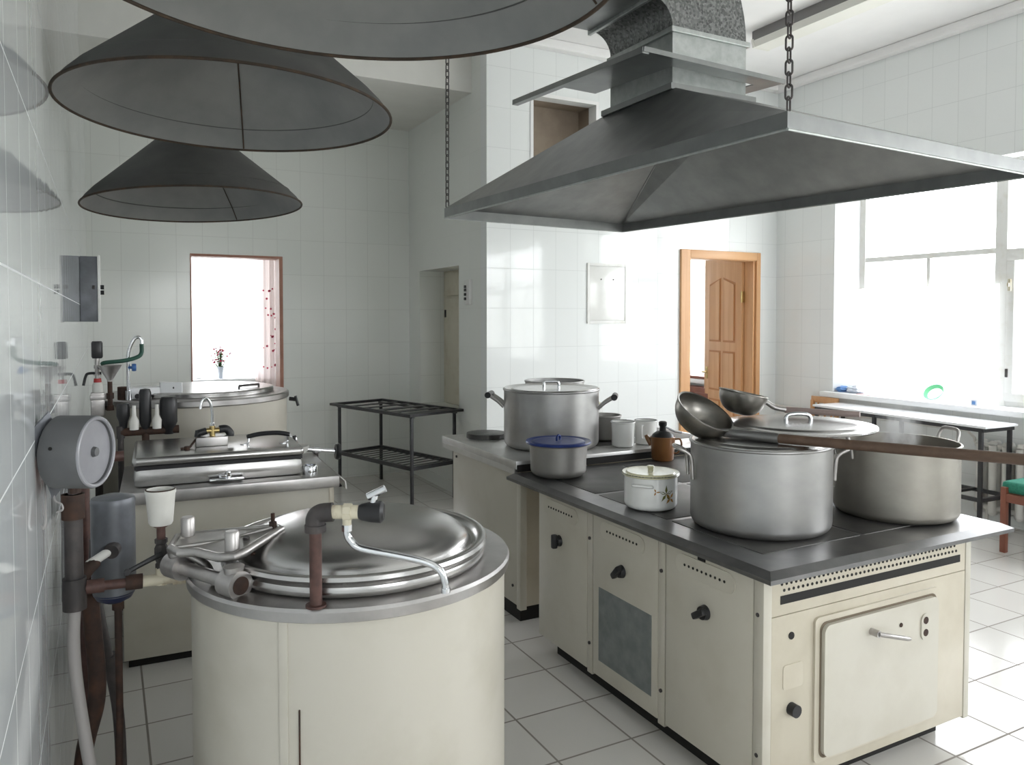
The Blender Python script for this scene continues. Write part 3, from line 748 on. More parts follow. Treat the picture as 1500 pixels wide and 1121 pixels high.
# ------------------------------------------------------------------ pots
def loop_handle(bm, c, ang, R, z, w, out, r, drop=0., n=8):
    """loop at angle ang on a pot wall of radius R"""
    X = T(*c) @ RZ(ang)
    P = [X @ V(R - .002, -w, z - drop), X @ V(R + out * .7, -w * .95, z - drop * .3), X @ V(R + out, -w * .6, z), X @ V(R + out, w * .6, z), X @ V(R + out * .7, w * .95, z - drop * .3), X @ V(R - .002, w, z - drop)]
    tube(bm, smooth_path(P, n), r, 10)
def pot_body(c, R, h, rimr=.005, corner=.03, flare=0., th=.004):
    b = bm_(); P = [(0, 0), (R - corner, 0)]
    for k in range(1, 7): a = PI / 2 * k / 6; P.append((R - corner + corner * math.sin(a), corner - corner * math.cos(a)))
    P += [(R, h * .5), (R + flare, h - rimr)]
    for k in range(7): a = -PI / 2 + PI * k / 6 * 1.2; P.append((R + flare + rimr * math.cos(a), h + rimr * math.sin(a)))
    P += [(R + flare - th, h - rimr), (R - th, h * .5), (R - th, corner), (R - corner, th), (0, th)]
    lathe(b, P, c, 64); return b
def lid_mesh(c, R, dome, lip=.012, seg=64, inward=0.):
    b = bm_(); P = [(R, -.004), (R + .002, 0), (R, .004), (R - lip, .005 - inward), (R - lip - .006, .010 - inward)]
    for k in range(1, 9):
        t = k / 8; P.append(((R - lip - .006) * (1 - t), .010 - inward + (dome - .010) * math.sin(PI / 2 * t)))
    Q = [(r, z - .004) for r, z in P[::-1]]
    lathe(b, P + Q, c, seg); return b
# the two big pots on the near stove
fc = (2.335, 2.278, SZ + .0035)
p = thing('cooking_pot', 'big covered aluminium pot at the near corner of the stove, carrying the long-handled ladle', 'pot', fc)
obj('pot_body', pot_body(fc, .274, .335, .006, .035), 'alu', p)
for a in (math.radians(150), math.radians(-30)):
    b = bm_(); X = T(*fc) @ RZ(a)
    for s in (-1, 1):
        tube(b, smooth_path([X @ V(.279, s * .05, .19), X @ V(.285, s * .05, .27), X @ V(.30, s * .05, .295), X @ V(.335, s * .043, .312), X @ V(.345, 0, .315)]), .0075, 10)
    obj('handle', b, 'cast', p)
lc = (fc[0], fc[1], fc[2] + .337)
b = lid_mesh(lc, .268, .0105, .03); ld = obj('lid', b, 'lightsteel', p, 50, 'shallow bright lid'); ld.data.materials[0] = M['lidsteel']
rc = (2.998, 2.151, SZ + .0035)
p = thing('cooking_pot', 'big open aluminium pot near the right edge of the stove, steam rising inside', 'pot', rc)
obj('pot_body', pot_body(rc, .247, .302, .006, .03), 'alu_old', p)
for a in (math.radians(-15), math.radians(165)):
    b = bm_(); X = T(*rc) @ RZ(a)
    tube(b, smooth_path([X @ V(.252, -.055, .25), X @ V(.262, -.056, .30), X @ V(.275, -.045, .345), X @ V(.278, 0, .352), X @ V(.275, .045, .345), X @ V(.262, .056, .30), X @ V(.252, .055, .25)]), .0075, 10)
    obj('handle', b, 'cast', p)
b = bm_(); lathe(b, [(0, .19), (.2425, .19), (.2425, .187), (0, .187)], rc, 48); obj('broth', b, 'sauce', p)
# steam over the open pot
m = bpy.data.materials.new('steam'); m.use_nodes = True; nt = m.node_tree; nt.nodes.clear()
o_ = nt.nodes.new('ShaderNodeOutputMaterial'); vs_ = nt.nodes.new('ShaderNodeVolumeScatter')
f = tex_noise(nt, 14, 4, stretch=(1, 1, .5)); r_ = ramp(nt, f, [(.42, (0, 0, 0)), (.68, (1, 1, 1))])
tcs = nt.nodes.new('ShaderNodeTexCoord'); mps = nt.nodes.new('ShaderNodeMapping'); mps.inputs['Scale'].default_value = (1 / .10, 1 / .10, 1 / .15); mps.inputs['Location'].default_value = (0, 0, -.95)
nt.links.new(tcs.outputs['Object'], mps.inputs['Vector'])
ln = nt.nodes.new('ShaderNodeVectorMath'); ln.operation = 'LENGTH'; nt.links.new(mps.outputs[0], ln.inputs[0])
fo = nt.nodes.new('ShaderNodeMapRange'); fo.interpolation_type = 'SMOOTHSTEP'
fo.inputs['From Min'].default_value = .1; fo.inputs['From Max'].default_value = 1; fo.inputs['To Min'].default_value = 1; fo.inputs['To Max'].default_value = 0
nt.links.new(ln.outputs['Value'], fo.inputs['Value'])
m0_ = nt.nodes.new('ShaderNodeMath'); m0_.operation = 'MULTIPLY'; nt.links.new(r_, m0_.inputs[0]); nt.links.new(fo.outputs[0], m0_.inputs[1])
mm = nt.nodes.new('ShaderNodeMath'); mm.operation = 'MULTIPLY'; mm.inputs[1].default_value = 65.0
nt.links.new(m0_.outputs[0], mm.inputs[0]); nt.links.new(mm.outputs[0], vs_.inputs['Density']); nt.links.new(vs_.outputs[0], o_.inputs['Volume'])
M['steam'] = m
b = bm_(); lathe(b, [(0, .215), (.09, .22), (.11, .30), (.11, .40), (.08, .48), (0, .50)], (rc[0] + .02, rc[1], rc[2]), 24)
solo('steam', b, 'steam', 'faint wisp of steam above the open aluminium pot', 'steam', (rc[0] + .02, rc[1], rc[2] + .215), kind='stuff')
# loose big lid bridging both pots
lc = (2.706, 2.417, 1.226)
L = thing('pot_lid', 'wide polished lid lying loose across the two big near pots', 'lid', lc)
obj('lid_plate', lid_mesh(lc, .322, .016, .05), 'lidsteel', L)
b = bm_(); d = V(.885, -.466, 0)
P = [V(*lc) + d * s + V(0, 0, z) for s, z in ((-.055, .012), (-.052, .034), (-.03, .046), (.03, .046), (.052, .034), (.055, .012))]
tube(b, smooth_path(P), .009, 12); obj('lid_handle', b, 'chrome', L)
def bowl(bm, c, R, n, depth=.85, th=.004):
    q = V(0, 0, 1).rotation_difference(V(*n).normalized()).to_matrix().to_4x4()
    P = []; m = 14
    for k in range(m + 1): a = PI / 2 * k / m; P.append((R * math.sin(a) ** .75 if k else 0, -R * depth * math.cos(a)))
    P += [(R + .004, .002), (R + .003, .006), (R - th, .004)]
    for k in range(m, -1, -1): a = PI / 2 * k / m; P.append((((R - th) * math.sin(a) ** .75) if k else 0, -(R * depth - th) * math.cos(a)))
    lathe(bm, P, c, 56, q)
rt_ = V(math.cos(math.radians(27.8)), -math.sin(math.radians(27.8)), 0)
# ladle one
n1 = V(-.60, -.62, .0) * .45 + rt_ * .50 + V(0, 0, .80)
c1 = V(2.185, 2.435, 1.311)
l1 = thing('ladle', 'huge steel ladle with a long brown wooden pole, lying across the covered aluminium pot', 'ladle', (2.2, 2.4, 1.21))
b = bm_(); bowl(b, c1, .125, n1, .80); obj('ladle_bowl', b, 'bowlsteel', l1)
a_, b_, e_ = V(2.235, 2.33, 1.231), V(2.30, 2.145, 1.231), V(2.70, 1.345, 1.235)
b = bm_(); tube(b, [V(2.205, 2.40, 1.231), a_, b_], [.014, .019, .0205], 16); obj('ferrule', b, 'handle_gray', l1)
b = bm_(); tube(b, [b_ - (e_ - b_).normalized() * .01, b_ + (e_ - b_) * .5, e_], [.0185, .0195, .0195], 16); obj('pole', b, 'pole', l1)
# ladle two
n2 = rt_ * .10 + V(0, 0, 1) + V(-.66, -.75, 0) * .02
c2 = V(2.633, 2.676, 1.344)
l2 = thing('ladle', 'steel ladle with a pinkish handle, its bowl resting on the wide loose lid', 'ladle', (2.7, 2.7, 1.24))
b = bm_(); bowl(b, c2, .109, rt_ * .20 + V(0, 0, 1), .92); obj('ladle_bowl', b, 'bowlsteel', l2)
b = bm_(); tube(b, smooth_path([V(2.735, 2.63, 1.302), V(2.765, 2.605, 1.278), V(2.81, 2.575, 1.268)]), .012, 12); obj('ferrule', b, 'cast', l2)
b = bm_(); tube(b, [V(2.805, 2.585, 1.268), V(2.96, 2.30, 1.268)], [.0145, .0135], 14); obj('handle', b, 'pinkwood', l2)
# flowered pot
wc = (2.125, 2.715, SZ + .0035)
p = thing('saucepan', 'small white enamel saucepan with painted leaves and a cream-coloured lid', 'saucepan', wc)
obj('pot_body', pot_body(wc, .117, .145, .004, .025), 'white_en', p)
b = bm_(); ring(b, (wc[0], wc[1], wc[2] + .147), .119, .0035, 48, 6); obj('rim_line', b, 'black', p)
dv = V(-wc[0], -wc[1], 0).normalized(); sd = V(-dv.y, dv.x, 0)
for s in (1, -1):
    b = bm_(); ang = math.atan2(dv.y, dv.x) + (-.28 if s > 0 else PI - .28); loop_handle(b, wc, ang, .117, .115, .042, .022, .0055, .004); obj('handle', b, 'white_en', p)
lc = (wc[0], wc[1], wc[2] + .152)
lid = obj('lid', lid_mesh(lc, .124, .006, .014, inward=.004), 'cream_lid', p)
b = bm_(); lathe(b, [(.124, .003), (.1265, .0), (.124, -.004), (.121, 0), (.124, .003)], lc, 48); obj('lid_rim', b, 'black', lid)
b = bm_(); lathe(b, [(0, .0), (.013, 0), (.011, .010), (.016, .020), (.014, .026), (0, .027)], (lc[0], lc[1], lc[2] + .004), 20); obj('lid_knob', b, 'cream_lid', lid)
b = bm_()
def decal(bm, u, z, pts):
    """small painted petal on the pot wall: u angle offset from the viewer direction"""
    a0 = math.atan2(dv.y, dv.x); vs = []
    for du, dz in pts:
        du *= 1.5; dz *= 1.5
        a = a0 + u + du / .117; vs.append(bm.verts.new((wc[0] + .1178 * math.cos(a), wc[1] + .1178 * math.sin(a), wc[2] + z + dz)))
    bm.faces.new(vs)
for k in range(5):
    a = k * 2 * PI / 5 + .3
    decal(b, .60, .078, [(0, 0), (.012 * math.cos(a - .35), .012 * math.sin(a - .35)), (.026 * math.cos(a), .026 * math.sin(a)), (.012 * math.cos(a + .35), .012 * math.sin(a + .35))])
obj('painted_flower', b, 'flower_g', p, 0)
b = bm_()
for k in range(4):
    a = k * 2 * PI / 4 + .8
    decal(b, .78, .058, [(0, 0), (.010 * math.cos(a - .4), .010 * math.sin(a - .4)), (.02 * math.cos(a), .02 * math.sin(a)), (.010 * math.cos(a + .4), .010 * math.sin(a + .4))])
for k in range(3):
    a = k * 2 * PI / 3
    decal(b, .20, .088, [(0, 0), (.006 * math.cos(a - .4), .006 * math.sin(a - .4)), (.011 * math.cos(a), .011 * math.sin(a)), (.006 * math.cos(a + .4), .006 * math.sin(a + .4))])
obj('painted_petals', b, 'flower_o', p, 0)
# blue-lidded pot
bc = (2.118, 3.49, SZ + .0035)
p = thing('saucepan', 'worn grey saucepan under a dark blue enamel lid on the near stove', 'saucepan', bc)
obj('pot_body', pot_body(bc, .148, .17, .006, .04, .006), 'alu_dark', p)
lc = (bc[0], bc[1], bc[2] + .180)
lid = obj('lid', lid_mesh(lc, .172, .008, .028, inward=.008), 'blue_en', p, 50, 'dark blue enamel lid')
b = bm_(); X = T(lc[0], lc[1], lc[2] + .004) @ RZ(.55)
tube(b, smooth_path([X @ V(-.018, 0, .0), X @ V(-.018, 0, .018), X @ V(0, 0, .028), X @ V(.018, 0, .018), X @ V(.018, 0, .0)]), .006, 10); obj('lid_handle', b, 'blue_en', lid)
# brown jar
jc = (2.885, 3.575, SZ + .0035)
p = thing('teapot', 'small brown enamel pot with a black stopper beside the white mugs', 'teapot', jc)
b = bm_(); lathe(b, [(0, 0), (.058, 0), (.064, .008), (.070, .10), (.073, .135), (.069, .139), (.064, .12), (.058, .012), (0, .010)], jc, 40); obj('pot_body', b, 'brown_en', p)
b = bm_(); lathe(b, [(.066, .132), (.060, .150), (.040, .166), (.020, .172), (.018, .195), (.024, .205), (.024, .222), (.016, .228), (0, .228)], jc, 32); ld = obj('lid', b, 'black', p)
b = bm_(); tube(b, [V(jc[0] - .045, jc[1] + .045, jc[2] + .09), V(jc[0] - .065, jc[1] + .06, jc[2] + .125), V(jc[0] - .072, jc[1] + .066, jc[2] + .143)], [.02, .014, .011], 14); obj('spout', b, 'brown_en', p)
b = bm_(); a = math.radians(-45); X = T(*jc) @ RZ(a); tube(b, smooth_path([X @ V(.068, 0, .125), X @ V(.10, 0, .125), X @ V(.108, 0, .09), X @ V(.09, 0, .05), X @ V(.066, 0, .04)]), .006, 10); obj('handle', b, 'brown_en', p)
b = bm_(); X = T(jc[0], jc[1], jc[2] + .19) @ RZ(a); tube(b, [X @ V(.015, 0, .005), X @ V(.07, 0, -.02), X @ V(.11, 0, -.025)], .006, 10); obj('lid_lever', b, 'chrome', ld)
# stockpot and pots on the second stove
kc = (2.395, 4.03, .92)
p = thing('stockpot', 'large lidded aluminium stockpot with two long side handles on the cream stove', 'pot', kc)
obj('pot_body', pot_body(kc, .288, .345, .007, .04), 'alu', p)
for a in (math.radians(142), math.radians(-38)):
    b = bm_(); X = T(*kc) @ RZ(a)
    for s in (-1, 1):
        tube(b, smooth_path([X @ V(.286, s * .045, .235), X @ V(.325, s * .045, .27), X @ V(.372, s * .045, .30), X @ V(.383, s * .045, .305)]), .011, 10)
    h = obj('handle', b, 'cast', p)
    b = bm_(); cyl(b, X @ V(.383, -.062, .305), X @ V(.383, .062, .305), .019, 18); obj('grip', b, 'black', h)
lc = (kc[0], kc[1], kc[2] + .352)
lid = obj('lid', lid_mesh(lc, .285, .012, .04, inward=.012), 'lidsteel', p)
b = bm_(); d = rt_
P = [V(*lc) + d * s + V(0, 0, z) for s, z in ((-.045, 0), (-.043, .03), (-.03, .038), (.03, .038), (.043, .03), (.045, 0))]
tube(b, smooth_path(P), .009, 12); obj('lid_handle', b, 'chrome', lid)
qc = (2.70, 4.50, .9225)
p = thing('cooking_pot', 'open aluminium pot mostly hidden behind the lidded stockpot', 'pot', qc)
obj('pot_body', pot_body(qc, .20, .345, .006, .03), 'alu', p)
b = bm_(); loop_handle(b, qc, math.radians(140), .20, .29, .05, .04, .008); obj('handle', b, 'cast', p)
gc = (2.80, 4.045, .9225)
p = thing('saucepan', 'plain grey saucepan with a white rim between the stockpot and the white mugs', 'saucepan', gc)
obj('pot_body', pot_body(gc, .088, .155, .006, .02, .012), 'alu_dark', p)
b = bm_(); loop_handle(b, gc, math.radians(-40), .098, .125, .03, .035, .006); obj('handle', b, 'white_en', p)
gc2 = (2.99, 4.50, .9225)
p = thing('saucepan', 'cream-lidded saucepan just showing behind the plain grey saucepan', 'saucepan', gc2)
obj('pot_body', pot_body(gc2, .085, .17, .005, .02), 'white_en', p)
obj('lid', lid_mesh((gc2[0], gc2[1], gc2[2] + .178), .088, .014, .012), 'cream_lid', p)
def mug(c, R, h, ang, label):
    t = thing('enamel_mug', label, 'mug', c, 'white enamel mugs on the cream stove')
    obj('mug_body', pot_body(c, R, h, .0045, .014, .003, .003), 'white_en', t)
    b = bm_(); ring(b, (c[0], c[1], c[2] + h + .003), R + .003, .003, 40, 6); obj('rim_line', b, 'gaugegray', t)
    b = bm_(); X = T(*c) @ RZ(ang); tube(b, smooth_path([X @ V(R - .001, 0, h * .85), X @ V(R + .03, 0, h * .84), X @ V(R + .037, 0, h * .6), X @ V(R + .028, 0, h * .36), X @ V(R - .001, 0, h * .3)]), .006, 10); obj('handle', b, 'white_en', t)
mug((2.755, 3.79, .9225), .0675, .146, math.radians(54), 'plain white enamel mug nearest the saucepan, handle turned away')
mug((2.935, 3.80, .9225), .065, .142, math.radians(218), 'white enamel mug with its handle showing, behind the brown pot')
# ------------------------------------------------------------------ near boiling kettle
KC = V(.682, 2.362, 0)
kt = thing('boiling_kettle', 'white round steam kettle with a domed steel lid in the foreground', 'kettle', KC)
b = bm_(); lathe(b, [(0, .13), (.46, .13), (.474, .15), (.474, .93), (0, .93)], KC, 96); body = obj('kettle_body', b, 'kettle_w', kt, 30)
for a in (.6, 2.2, 3.8, 5.4):
    b = bm_(); p = KC + V(.38 * math.cos(a), .38 * math.sin(a), 0); cyl(b, p, p + V(0, 0, .135), .03, 16); obj('foot', b, 'darkpipe', kt)
b = bm_(); lathe(b, [(.38, .925), (.480, .925), (.487, .929), (.490, .955), (.485, .964), (.44, .968), (.38, .968), (.38, .925)], KC, 96); obj('flange', b, 'steel_dull', kt, 35)
for a, col in ((math.radians(232), 'kettle_w'), (math.radians(237), 'rust')):
    b = bm_(); X = T(*KC) @ RZ(a)
    w_ = .012 if col == 'kettle_w' else .002
    box(b, (.472, -w_, .16), (.4775, w_, .924 if col == 'kettle_w' else .70), .001, X=X); obj('body_seam' if col == 'kettle_w' else 'rust_streak', b, col, body)
LC = V(.68, 2.315, 0)
b = bm_(); P = [(.36, .966), (.380, .968), (.392, .976), (.396, .988), (.392, 1.000), (.380, 1.006), (.376, 1.008)]
lathe(b, P + [(.33, 1.008), (.33, .966), (.36, .966)], LC, 96); obj('kettle_rim', b, 'lidsteel', kt, 40)
b = bm_(); P = [(.372, 1.007), (.390, 1.009), (.400, 1.017), (.396, 1.027), (.383, 1.030), (.370, 1.025), (.361, 1.011), (.350, 1.008)]
for k in range(0, 13):
    t = k / 12; P.append((.345 * math.cos(PI / 2 * t), 1.012 + .086 * math.sin(PI / 2 * t) ** 1.0))
P[-1] = (0, P[-1][1])
lathe(b, P, LC, 96); lid = obj('kettle_lid', b, 'lidsteel', kt, 40)
# cast hinge on the left
hg = bm_()
poly = [(.155, 2.352), (.172, 2.300), (.215, 2.285), (.262, 2.205), (.300, 2.180), (.328, 2.192), (.445, 2.298), (.440, 2.325), (.215, 2.465), (.18, 2.46)]
prism(hg, poly, 1.040, 1.056)
lift = lambda x: max(0, (x - .28)) * .18
for v in hg.verts: v.co.z += lift(v.co.x)
hinge = obj('hinge_plate', hg, 'cast', kt, 20)
b = bm_()
pp = [V(x, y, 1.049 + lift(x)) for x, y in poly] ; pp.append(pp[0]); tube(b, pp, .0125, 10, caps=False); obj('plate_edge', b, 'cast', hinge)
b = bm_(); tube(b, [V(.165, 2.33, 1.056), V(.30, 2.315, 1.062), V(.43, 2.31, 1.086)], .006, 8); obj('rib', b, 'cast', hinge)
for x, y in ((.206, 2.432), (.299, 2.212)):
    b = bm_(); lathe(b, [(0, 1.05), (.026, 1.05), (.026, 1.056), (.0195, 1.060), (.0195, 1.110), (.016, 1.115), (0, 1.115)], (x, y, 0), 24); obj('hinge_post', b, 'cast', hinge)
b = bm_(); cyl(b, (.427, 2.315, 1.06), (.427, 2.315, 1.125), .006, 10); cyl(b, (.427, 2.315, 1.08), (.427, 2.315, 1.100), .012, 6); obj('lid_bolt', b, 'rust', hinge)
b = bm_(); cyl(b, (.345, 2.27, 1.062), (.345, 2.27, 1.078), .010, 6); obj('bolt', b, 'darkpipe', hinge)
bar0, bar1 = V(.172, 2.365, .993), V(.292, 2.138, .993); d = (bar1 - bar0).normalized()
b = bm_(); cyl(b, bar0, bar1, .019, 20); obj('torsion_bar', b, 'cast', kt)
for p, r in ((bar0, .036), (bar1, .037)):
    b = bm_(); cyl(b, p - d * .03, p + d * .03, r, 28); tube(b, [p + V(0, 0, .02), V(p.x, p.y, 1.04)], [.022, .028], 14); box(b, (p.x - .022, p.y - .018, .966), (p.x + .022, p.y + .018, .985), .004); bo = obj('hinge_bearing', b, 'cast', kt)
    if p is bar1:
        b = bm_(); cyl(b, p + d * .028, p + d * .032, .024, 24); obj('bar_end', b, 'rust', bo)
b = bm_(); tube(b, smooth_path([V(.20, 2.34, 1.03), V(.24, 2.30, 1.005), V(.25, 2.26, .985), V(.27, 2.25, .97)]), .012, 10); obj('tension_arm', b, 'cast', kt)
b = bm_(); tube(b, [V(.36, 2.24, .968), V(.36, 2.24, 1.04)], .008, 8); obj('stay', b, 'rust', kt)
# water tap: brown standpipe, valve, chrome spout
b = bm_(); cyl(b, (.463, 1.945, .966), (.463, 1.945, 1.17), .0155, 18); lathe(b, [(0, .966), (.026, .966), (.026, .972), (0, .972)], (.463, 1.945, 0), 20); sp0 = obj('standpipe', b, 'rustpipe', kt)
D = V(.95, .31, 0).normalized()
D = V(.885, -.466, 0)
E0 = V(.463, 1.945, 1.168)
b = bm_(); tube(b, smooth_path([E0, E0 + V(0, 0, .022), E0 + D * .012 + V(0, 0, .036), E0 + D * .045 + V(0, 0, .04)], 6), .024, 16); cyl(b, E0 + V(0, 0, -.01), E0 + V(0, 0, .008), .027, 16); obj('elbow', b, 'darkpipe', kt)
A0 = E0 + D * .042 + V(0, 0, .04)
b = bm_(); cyl(b, A0, A0 + D * .068, .0175, 16); cyl(b, A0 + D * .03, A0 + D * .05, .022, 8); cyl(b, A0 + D * .038, A0 + D * .038 - V(0, 0, .040), .0115, 12); va = obj('tap_valve', b, 'ivory', kt)
b = bm_(); tube(b, [A0 + D * .064, A0 + D * .075, A0 + D * .10, A0 + D * .125, A0 + D * .132], [.015, .021, .026, .028, .020], 20); obj('tap_knob', b, 'black', va)
b = bm_(); H0 = A0 + D * .105 + V(0, 0, .02); tube(b, [H0, H0 + V(0, 0, .022) + D * .004], .009, 12); tube(b, [H0 + D * -.014 + V(0, 0, .018), H0 + D * .030 + V(0, 0, .040)], .0095, 12); obj('tap_lever', b, 'chrome', va)
S0 = A0 + D * .038 - V(0, 0, .036)
b = bm_(); S = [S0, S0 - V(0, 0, .018), S0 - V(0, 0, .036) + D * .008, S0 + D * .035 - V(0, 0, .057), S0 + D * .13 - V(0, 0, .076), S0 + D * .20 - V(0, 0, .093), S0 + D * .235 - V(0, 0, .114), S0 + D * .248 - V(0, 0, .145), S0 + D * .249 - V(0, 0, .158)]
tube(b, smooth_path(S, 7), .0095, 14); cyl(b, S[0] + V(0, 0, .004), S[0] - V(0, 0, .012), .0135, 8); cyl(b, S[-1], S[-1] - V(0, 0, .012), .012, 14); obj('swivel_spout', b, 'chrome', kt)

# ------------------------------------------------------------------ pipework by the left wall
fl = thing('filling_cup', 'white cup funnel on a rusty valve beside the near kettle', 'funnel', (.138, 2.5, .9))
cx, cy = .138, 2.5
b = bm_(); lathe(b, [(0, 1.083), (.030, 1.085), (.034, 1.092), (.041, 1.176), (.043, 1.180), (.043, 1.188), (.039, 1.190), (.037, 1.18), (.030, 1.095), (0, 1.09)], (cx, cy, 0), 36); obj('cup', b, 'white_plastic', fl)
b = bm_(); lathe(b, [(0, 1.176), (.0365, 1.176)], (cx, cy, 0), 24); lathe(b, [(.0365, 1.17), (.0415, 1.191), (.0385, 1.192)], (cx, cy, 0), 36); obj('cup_rim_stain', b, 'rust', fl)
b = bm_(); cyl(b, (cx, cy, 1.036), (cx, cy, 1.086), .0125, 14); cyl(b, (cx, cy, 1.078), (cx, cy, 1.086), .02, 8); obj('stem', b, 'rustpipe', fl)
b = bm_(); lathe(b, [(0, .955), (.017, .955), (.017, .968), (.014, .972), (.019, .985), (.019, 1.015), (.014, 1.026), (.018, 1.03), (.018, 1.042), (0, 1.042)], (cx, cy, 0), 8); vv = obj('cup_valve', b, 'darkpipe', fl)
b = bm_(); tube(b, [V(cx, cy - .02, 1.0), V(cx - .03, cy - .03, .992), V(cx - .092, cy - .035, .966)], [.010, .008, .007], 8); cyl(b, V(cx - .092, cy - .028, .966), V(cx - .092, cy - .042, .966), .009, 12); obj('valve_lever', b, 'black', vv)
b = bm_(); cyl(b, (cx, cy, .905), (cx, cy, .957), .0165, 14); tube(b, [V(cx - .055, cy, .922), V(cx + .075, cy - .012, .922)], .0165, 14); cyl(b, V(cx + .03, cy - .006, .922), V(cx + .075, cy - .012, .922), .022, 12); obj('tee', b, 'ivory', fl)
ri_ = thing('riser_pipe', 'dark grey vertical pipe on the left wall with a side branch to the near kettle', 'pipe', (-.088, 2.5, .85))
rx, ry = -.088, 2.5
b = bm_(); cyl(b, (rx, ry, .875), (rx, ry, 1.20), .024, 20); obj('pipe', b, 'tankgray', ri_).data.materials[0] = M['darkpipe']
b = bm_(); cyl(b, (rx, ry, 1.13), (rx, ry, 1.20), .03, 18); obj('coupling', b, 'rust', ri_)
b = bm_(); cyl(b, (rx, ry, .87), (rx, ry, .96), .031, 18); obj('coupling', b, 'darkpipe', ri_)
b = bm_(); tube(b, smooth_path([V(rx, ry, 1.19), V(rx, ry, 1.25), V(rx, ry - .05, 1.285), V(-.088, 2.2, 1.30), V(-.085, 2.07, 1.315)]), .013, 12); obj('gauge_stem', b, 'darkpipe', ri_)
b = bm_(); tube(b, [V(rx + .02, ry, .928), V(cx - .05, cy, .922)], .014, 14); cyl(b, V(rx + .03, ry, .928), V(rx + .075, ry, .927), .020, 14); obj('branch', b, 'rustpipe', ri_)
b = bm_(); cyl(b, V(rx + .13, ry, .9245), V(rx + .175, ry, .923), .022, 14); obj('coupling', b, 'rust', ri_)
b = bm_(); tube(b, smooth_path([V(rx + .005, ry + .04, .925), V(rx + .03, ry + .07, .955), V(rx + .05, ry + .10, .968)]), .019, 12); obj('elbow', b, 'rust', ri_)
tk = thing('steam_trap_tank', 'grey upright cylinder tank with a navy bottom beside the white cup', 'tank', (.012, 2.68, .82))
tx, ty = .013, 2.68
b = bm_(); lathe(b, [(0, 1.150), (.030, 1.150), (.060, 1.142), (.0635, 1.132), (.0625, 1.122), (.0625, .86), (.058, .842), (0, .842)], (tx, ty, 0), 40); ta = obj('tank_shell', b, 'tankgray', tk)
b = bm_(); lathe(b, [(.0605, .848), (.050, .828), (.025, .815), (0, .812)], (tx, ty, 0), 40); obj('tank_bottom', b, 'navy', tk, label='navy blue dished bottom')
b = bm_(); tube(b, [V(tx - .005, ty - .058, .995), V(-.055, 2.585, .967)], .0135, 14); obj('white_stub', b, 'white_plastic', tk)
b = bm_(); tube(b, [V(tx, ty - .052, .997), V(tx - .008, ty - .075, .992)], .023, 14); obj('boss', b, 'darkpipe', tk)
b = bm_(); cyl(b, (tx + .01, ty, .70), (tx + .01, ty, .815), .011, 12); cyl(b, (tx + .01, ty, .79), (tx + .01, ty, .82), .018, 10); obj('outlet_pipe', b, 'rust', tk)
b = bm_(); tube(b, [V(tx + .01, ty, .70), V(tx + .01, ty, .45), V(tx, ty + .02, .002)], .011, 10); obj('drain_pipe', b, 'rust', tk)
# gauge
gq = thing('pressure_gauge', 'big grey drum gauge with a pale dial at the top of the wall pipe', 'gauge', (-.06, 2.02, 1.27))
gn = V(math.sin(math.radians(62)), -math.cos(math.radians(62)), 0); gf = V(-.0225, 2.0, 1.392); gL = .088; gr = .083
Q = V(0, 0, 1).rotation_difference(gn).to_matrix().to_4x4()
b = bm_(); lathe(b, [(0, -gL), (gr - .004, -gL), (gr, -gL + .004), (gr, -.004), (gr - .003, 0), (gr - .010, 0), (gr - .011, -.010), (0, -.010)], gf, 64, Q); dr = obj('casing', b, 'gaugegray', gq)
b = bm_(); lathe(b, [(0, -.006), (gr - .011, -.006)], gf, 64, Q); di = obj('dial', b, 'gaugeface', gq)
b = bm_(); ring(b, gf, gr - .006, .0045, 64, 8, Q); obj('bezel', b, 'gaugeface', gq)
b = bm_(); lathe(b, [(0, .004), (.010, .002), (.012, -.006)], gf, 24, Q); obj('dial_hub', b, 'gaugegray', di)
b = bm_(); px = V(gf.x, gf.y, gf.z) - gn * .06 + V(-.018, -.03, .0); cyl(b, gf - gn * .045 + V(-gn.y * -1, 0, 0) * 0 + V(-.047 * 1, -.0735 * .87, .02), gf - gn * .045 + V(-.049, -.0775 * .87, .021), .004, 8); obj('screw', b, 'darkslot', dr)
b = bm_(); Qb = gf - gn * (gL + .004)
box(b, (-.095, -.06, -.004), (.088, .025, .0), .001, X=T(*Qb) @ Q); obj('back_plate', b, 'tankgray', gq)
b = bm_(); cyl(b, gf - gn * .05 - V(0, 0, gr - .006), gf - gn * .05 - V(0, 0, gr + .012), .012, 12); obj('inlet', b, 'rust', gq)
b = bm_(); tube(b, smooth_path([V(-.128, 2.06, 1.318), V(-.126, 2.03, 1.28), V(-.124, 2.0, 1.245), V(-.128, 2.0, 1.228), V(-.133, 2.01, 1.232)]), .0022, 6); tube(b, smooth_path([V(-.112, 2.05, 1.318), V(-.108, 2.03, 1.285), V(-.094, 2.02, 1.275), V(-.092, 2.02, 1.262), V(-.104, 2.03, 1.255)]), .0022, 6); obj('wire', b, 'grey_hose', gq)
